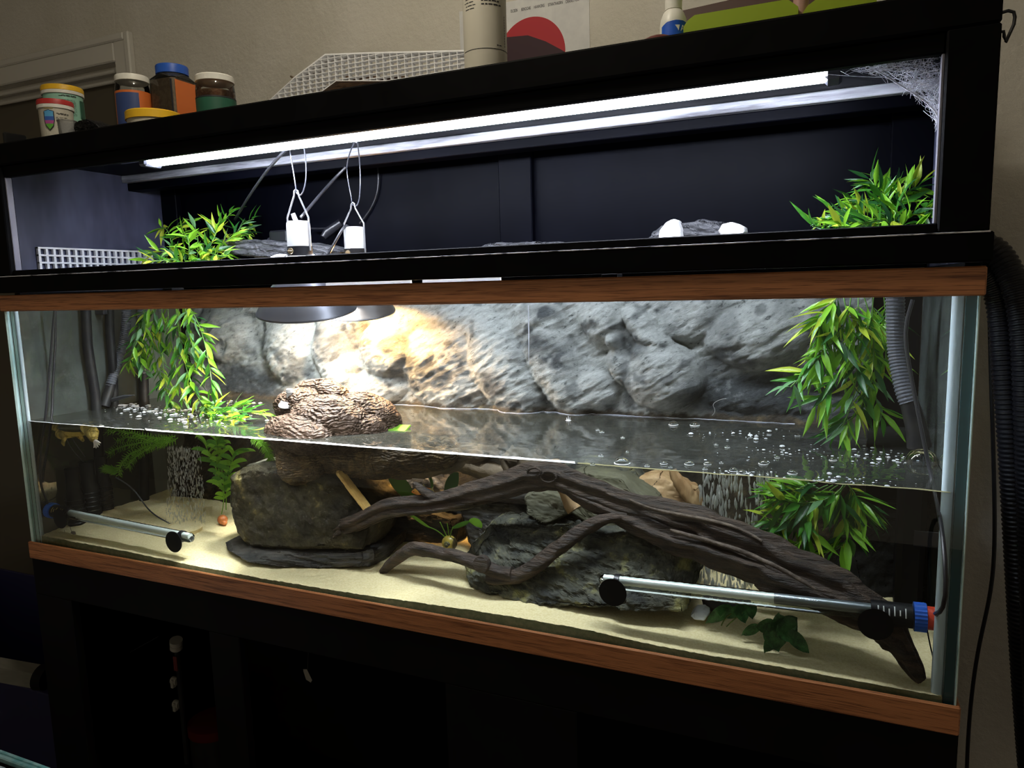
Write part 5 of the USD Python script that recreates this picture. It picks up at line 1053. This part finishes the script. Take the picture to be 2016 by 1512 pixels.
single('wood_plaque', 'brown marbled wood plaque glimpsed under the arch of the egg-crate panel', 'wood', prism(Polygon([XZ(600, 230, .40), XZ(640, 170, .40), XZ(680, 150, .40), XZ(830, 150, .40), (XZ(850, 150, .40)[0], HT-.02), (XZ(600, 230, .40)[0], HT-.02)]).intersection(sbox(-9, HT, 9, 9)), .40, .415), mat('marbled_wood', (.10, .05, .03), .5, c2=(.34, .20, .11), scale=14, stretch=(1, 1, 3), edge=(.40, .6), distort=1.5))
single('twig', 'tiny dry twig caught at the left shoulder of the egg-crate panel', 'twig', tube(spline([at(572, 150, y=.36), at(580, 153, y=.37), at(588, 149, y=.375)], 8), .0022, 6), M['greywood'])

# white canister, stood on its head
c = at(956, 100, y=.095); R = pxm(c, 42.5); FACE = face(c); zb = HT; t = thing('white_canister', 'white canister with upside-down print standing on the hood', 'canister', (c[0], c[1], HT))
part(t, 'body', ring(c, R, [(0, HT), (.97, HT), (1, HT+.003), (1, HT+.011), (.99, HT+.0115), (.99, HT+.012), (1, HT+.0125), (1, HT+.17), (.96, HT+.175), (0, HT+.175)], 56), M['cream'])
part(t, 'seam_line', wrap(sbox(-R*1.35, 0, R*1.35, .0009), c, R, FACE+.1, HT+.046, .0003), M['ink'])
part(t, 'fine_print', [wrap_lines(c, R, FACE+.35, HT+.113, 5, .034, .0019, True, 3, .0054), wrap_lines(c, R, FACE-.72, HT+.108, 7, .024, .0011, True, 7, .0050), wrap_lines(c, R, FACE+.72, HT+.053, 1, .012, .0014, True, 9), join([wrap(sbox(-.0004, k*.004, .0004, k*.004+.0028), c, R, FACE+1.08, HT+.052, .0003) for k in range(12)])], M['ink'], kind='stuff', smooth=False)

# small white bottle with blue label
c = at(1326, 8, y=.17); R = pxm(c, 26.5); FACE = face(c); k_ = at(1326, 50, y=.17)[2]
t = thing('supplement_bottle', 'white bottle with blue label and white arrow beside the lime container', 'bottle', (c[0], c[1], HT))
zc0 = at(1326, 22, y=.17)[2]; zs1 = at(1326, 47, y=.17)[2]
part(t, 'bottle', ring(c, R, [(0, HT), (.97, HT), (1, HT+.003), (1, zs1-.004), (.93, zs1+.006), (.75, zs1+.015), (.52, zc0+.002), (.46, zc0+.004), (0, zc0+.004)], 44), M['whiteplast'])
part(t, 'cap', ring(c, R*.62, [(0, zc0+.001), (1, zc0+.001), (1, zc0+.022), (.95, zc0+.024), (0, zc0+.024)], 44), M['whiteplast'])
zl = at(1326, 52, y=.17)[2]
part(t, 'label', wrap(Polygon([(-.024, -.08), (.024, -.08), (.024, -.001), (.012, .002), (0, .0025), (-.014, .001), (-.024, -.004)]), c, R*1.001, FACE+.2, zl, .0006), mat('bright_blue_label', (.01, .10, .62), .45))
part(t, 'arrow_mark', wrap(Polygon([(-.002, -.0045), (.0055, -.0045), (.0035, -.013), (.0020, -.010)]), c, R*1.02, FACE+.2, zl, .0005), M['whiteplast'])
tm = meshkit.text_mesh('A', .0085, .0005); v = np.array(tm.vertices); a = FACE+.2+(v[:, 0]+.0065)/R
part(t, 'letter', (np.c_[c[0]+(R*1.022+v[:, 2])*np.sin(a), c[1]-(R*1.022+v[:, 2])*np.cos(a), zl-.0130+v[:, 1]], np.array(tm.faces)), M['whiteplast'], smooth=False)
q = fine(blob((at(1295, 80, y=.05)[0], .05, HT), (.030, .02, at(1300, 68, y=.05)[2]-HT)), .006)
single('dark_red_lid', 'dark red rounded cap lying in front of the white bottle', 'cap', move(q, (0, 0, 0)), mat('dark_red_plastic', (.10, .008, .008), .4))

def lidbox(label, u0, v0, u1, v1, y, d):
    a = at(u0, v0, y=y); b = at(u1, v1, y=y); zt = (a[2]+b[2])/2; h = zt-HT
    t = thing('lime_container', label, 'container', ((a[0]+b[0])/2, y+d/2, HT))
    m = trimesh.creation.extrude_polygon(sbox(a[0], y, b[0], y+d).buffer(-.012).buffer(.012, quad_segs=6), h-.022, engine='earcut'); v = np.array(m.vertices); v[:, 2] += HT
    part(t, 'tray', (v, np.array(m.faces)), M['lime'], smooth=30)
    prof = Polygon([(a[0]-.004, zt-.022), (b[0]+.004, zt-.022), (b[0]+.004, zt-.012), (b[0]-.010, zt), (a[0]+.012, zt), (a[0]+.002, zt-.006), (a[0]-.004, zt-.014)])
    part(t, 'lid', prism(prof, y-.004, y+d+.004), M['lime'], smooth=30)
lidbox('lime green container on the hood right of the white bottle', 1352, 30, 1566, 2, .12, .17)
lidbox('lime green container at the right end of the hood', 1588, 0, 1720, -14, .12, .17)
single('dark_board', 'dark brown board leaning behind the lime container', 'board', prism(Polygon([XZ(1338, 22, .33), XZ(1400, 8, .33), XZ(1640, -46, .33), (XZ(1640, 60, .33)[0], HT-.02), (XZ(1338, 80, .33)[0], HT-.02)]).intersection(sbox(-9, HT, 9, 9)), .33, .342), mat('dark_board_brown', (.075, .035, .03), .5))
c = at(1577, 12, y=.14); single('pink_bottle', 'narrow pinkish bottle squeezed between the two lime containers', 'bottle', ring(c, .0105, [(0, HT), (1, HT), (1, c[2]+.02), (.5, c[2]+.03), (0, c[2]+.03)], 20), mat('pinkish_plastic', (.42, .24, .20), .5))

# ---------------------------------------------------------------- wall poster, plain stand-in
pz = at(1012, 2, y=WY)[2]; x0 = at(905, 40, y=WY)[0]; x1 = at(1161, 60, y=WY)[0]; y_ = WY-.0012
po = thing('poster', 'white poster with a red disc behind the hood, taped to the wall', 'poster', ((x0+x1)/2, y_, .85))
part(po, 'sheet', bx(x0, x1, y_, WY-.0002, .86, pz, .0002), mat('poster_paper', (.70, .70, .70), .7, c2=(.62, .62, .63), scale=18), smooth=False)
dc = at(1045, 34, y=WY); rr_ = at(1133, 95, y=WY)
Rd = .083; disc = LineString([(dc[0], dc[2]-Rd), (dc[0]+1e-6, dc[2]-Rd)]).buffer(Rd, quad_segs=24)
part(po, 'red_disc', prism(disc, y_-.0004, y_), mat('poster_red', (.42, .02, .03), .7), smooth=False)
hill = Polygon([(x0+.012, .87), (x0+.012, at(1000, 66, y=WY)[2]), XZ(1040, 70, WY), XZ(1075, 82, WY), XZ(1105, 98, WY), XZ(1128, 112, WY), (x1-.02, .87)])
part(po, 'dark_band', prism(hill, y_-.0008, y_-.0004), mat('poster_maroon', (.035, .010, .018), .7), smooth=False)
xx = at(1005, 24, y=WY)[0]
for w, u, v, wpx in (('OLSEN', 1005, 25, 14), ('BINOCHE', 1026, 21.5, 19), ('HAWKINS', 1051, 17, 21), ('STRATHAIRN', 1078.5, 12.5, 29), ('CRANSTON', 1113, 6.5, 26)):
    q = at(u, v, y=WY-.002); tm = meshkit.text_mesh(w, .0062, .0003); v_ = np.array(tm.vertices); v_[:, 0] *= .00121*wpx/np.ptp(v_[:, 0])
    part(po, 'lettering', (np.c_[q[0]+v_[:, 0], WY-.0016-v_[:, 2], q[2]+v_[:, 1]], np.array(tm.faces)), M['ink'], smooth=False)

# ---------------------------------------------------------------- right of the tank
hk = thing('wire_hook', 'black wire hook on the right side of the hood', 'hook', at(1975, 25, y=.12))
part(hk, 'hook', tube(np.array([at(1962, 26, y=.12), at(1972, 25, y=.12), at(1985, 21, y=.12), at(1996, 24, y=.12), at(1998, 34, y=.12), at(1996, 48, y=.12), at(1980, 83, y=.12), at(1977, 72, y=.12), at(1976, 62, y=.12), at(1962, 64, y=.12)]), .0021, 8), M['cable_dark'])
for lab, P, r in (('thick black ribbed hose arching from behind the hood, outermost on the right', [at(1900, 500, y=.50), at(1945, 485, y=.49), at(1985, 530, y=.47), at(2012, 620, y=.45), at(2022, 760, y=.44), at(2030, 1000, y=.44), at(2040, 1300, y=.44), at(2050, 1520, y=.44)], .020),
                  ('thick black ribbed hose nearest the aquarium on the right', [at(1920, 530, y=.5), at(1955, 560, y=.5), at(1975, 680, y=.49), at(1988, 850, y=.48), at(2000, 1050, y=.48), at(2014, 1300, y=.48), at(2030, 1520, y=.48)], .019)):
    single('ribbed_hose', lab, 'hose', ribbed(P, r, .0085, 18), M['hoseblack'], smooth=25)
single('extension_cord', 'thin black cord hanging down to the right of the stand', 'cord', tube(spline([at(1948, 560, y=.54), at(1953, 800, y=.54), at(1958, 1000, y=.54), at(1952, 1150, y=.54), at(1930, 1260, y=.54), at(1912, 1380, y=.54), at(1903, 1530, y=.54)], 40), .0036, 8), M['cable_dark'])

# ---------------------------------------------------------------- left of and under the tank
M['bluebin'] = mat('blue_bin', (.008, .008, .07), .6)
bn = thing('storage_bin', 'dark blue plastic bin on the floor left of the stand', 'bin', (-1.5, .34, -Z0))
bz = -.37
part(bn, 'back_wall', bx(-2.05, -1.02, .52, .528, -Z0, bz, .003), M['bluebin'])
part(bn, 'front_wall', bx(-2.05, -1.02, .14, .148, -Z0, bz-.10, .003), M['bluebin'])
for x in (-2.05, -1.028): part(bn, 'side_wall', prism(Polygon([(0, 0), (1, 0), (1, 1)]), 0, .001) if False else hull([(x+a, y, z) for a in (0, .008) for y, z in ((.148, -Z0), (.52, -Z0), (.52, bz), (.148, bz-.10))]), M['bluebin'])
part(bn, 'bottom', bx(-2.05, -1.02, .14, .528, -Z0, -Z0+.006, .002), M['bluebin'])
c = at(40, 1320, y=.10); ha = at(-20, 1315, y=.06); hb = at(80, 1333, y=.10)
lv = thing('wood_batten', 'pale square wooden bar with a dark round end cap resting on the blue bin', 'bar', (ha+hb)/2)
d = (hb-ha); hb2 = hb
def bar4(a, b, w): 
    t_ = (b-a)/np.linalg.norm(b-a); s_, n_ = frame_of(t_); return hull([p+s_*i*w+n_*j*w for p in (a, b) for i in (-1, 1) for j in (-1, 1)])
part(lv, 'bar', bar4(ha-d*2, hb, .021), mat('dull_pale_wood', (.22, .21, .185), .7, c2=(.18, .175, .15), scale=10, stretch=(.4, 4, 4)))
part(lv, 'end_cap', tube(np.array([hb-d*.02, hb+d/np.linalg.norm(d)*.02]), [.033, .030], 24), M['rubber'])
ft = thing('glass_tank', 'corner of a low glass tank standing in front of the stand at the lower left', 'aquarium', (-.55, -.30, -Z0))
e0 = at(-20, 1478, y=-.22); e1 = at(128, 1520, y=-.22)
xl, xr, zt = -1.15, e1[0]+.02, (e0[2]+e1[2])/2
part(ft, 'back_glass', bx(xl, xr, -.226, -.22, -Z0, zt, .001), M['glass'], smooth=False)
part(ft, 'rim', bx(xl, xr, -.232, -.214, zt-.012, zt, .002), mat('teal_glass_rim', (.10, .26, .25), .3, c2=(.22, .36, .34), scale=40))
part(ft, 'rim', bx(xl, xr, -.256, -.240, zt-.017, zt-.006, .003), mat('grey_gasket', (.34, .40, .42), .5))
part(ft, 'lid_panel', bx(xl, xr, -.60, -.258, zt-.020, zt-.010, .002), M['crate'], label='white lid panel')
part(ft, 'front_glass', bx(xl, xr, -.60, -.594, -Z0, zt-.021, .001), M['glass'], smooth=False)
for x in (xl, xr-.006): part(ft, 'side_glass', bx(x, x+.006, -.594, -.227, -Z0, zt-.021, .001), M['glass'], smooth=False)
M['pvc'] = mat('white_pvc', (.30, .29, .26), .5); M['redv'] = mat('red_handle', (.10, .006, .006), .6)
vm = thing('valve_manifold', 'white pipe valves with red handle in the left bay of the stand', 'valve', at(348, 1360, y=.10))
y_ = .10; a = at(347, 1268, y=y_); b = at(347, 1390, y=y_)
part(vm, 'pipe', tube(np.array([[a[0], y_, a[2]-.015], [a[0], y_, -.5]]), .006, 14), M['blackplast'])
part(vm, 'pipe_cap', lathe([(0, -.012), (.014, -.012), (.014, -.002), (.012, -.001), (.012, .001), (.014, .002), (.014, .012), (0, .012)], 20, a, (.3, -.2, 1)), M['pvc'])
for u, v in ((345, 1340), (349, 1386)):
    q = at(u, v, y=y_); part(vm, 'pipe_clip', [tube(np.array([q-[.008, 0, 0], q+[.008, 0, 0]]), [.009, .009], 12), bx(q[0]-.004, q[0]+.004, q[1]-.012, q[1], q[2]-.014, q[2]+.006, .002)], M['pvc'])
q = at(346, 1300, y=y_-.01); part(vm, 'handle', bx(q[0]-.005, q[0]+.006, q[1]-.004, q[1], q[2]-.025, q[2]+.01, .002), M['redv'])
q = at(382, 1445, y=.10); single('black_tub', 'black tub with a dark red lid in the left bay of the stand', 'tub', lathe([(0, q[2]-.5), (.05, q[2]-.5), (.055, q[2]-.014), (0, q[2]-.014)], 40, (q[0]+.01, q[1]+.05, 0)), M['blackplast'])
single('red_tub_lid', 'dark red ribbed lid on a black tub low in the left bay', 'lid', lathe([(0, q[2]-.0135), (.058, q[2]-.0135), (.058, q[2]+.008), (.05, q[2]+.010), (0, q[2]+.010)], 60, (q[0]+.01, q[1]+.05, 0)), mat('red_lid_dark', (.07, .003, .003), .7, spec=.15))
q = at(605, 1330, y=.10); tg = thing('cable_tag', 'small pale tag on a hook in the middle bay of the stand', 'tag', q)
part(tg, 'tag', move(hull([(-.010, 0, .012), (0, 0, .014), (.002, 0, .004), (.012, 0, -.008), (.008, 0, -.014), (-.004, 0, -.010), (-.012, .003, .004), (0, .004, 0)]), q), M['pvc'])
part(tg, 'string', tube(np.array([q+[0, .002, .012], q+[0, .01, .06], [q[0], .02+.0, -.03]]), .001, 5), M['cable_dark'])
single('thin_rod', 'thin pale rod leaning in the left bay of the stand', 'rod', tube(np.array([at(256, 1284, y=.12), at(312, 1253, y=.12)]), .0012, 6), M['cable'])
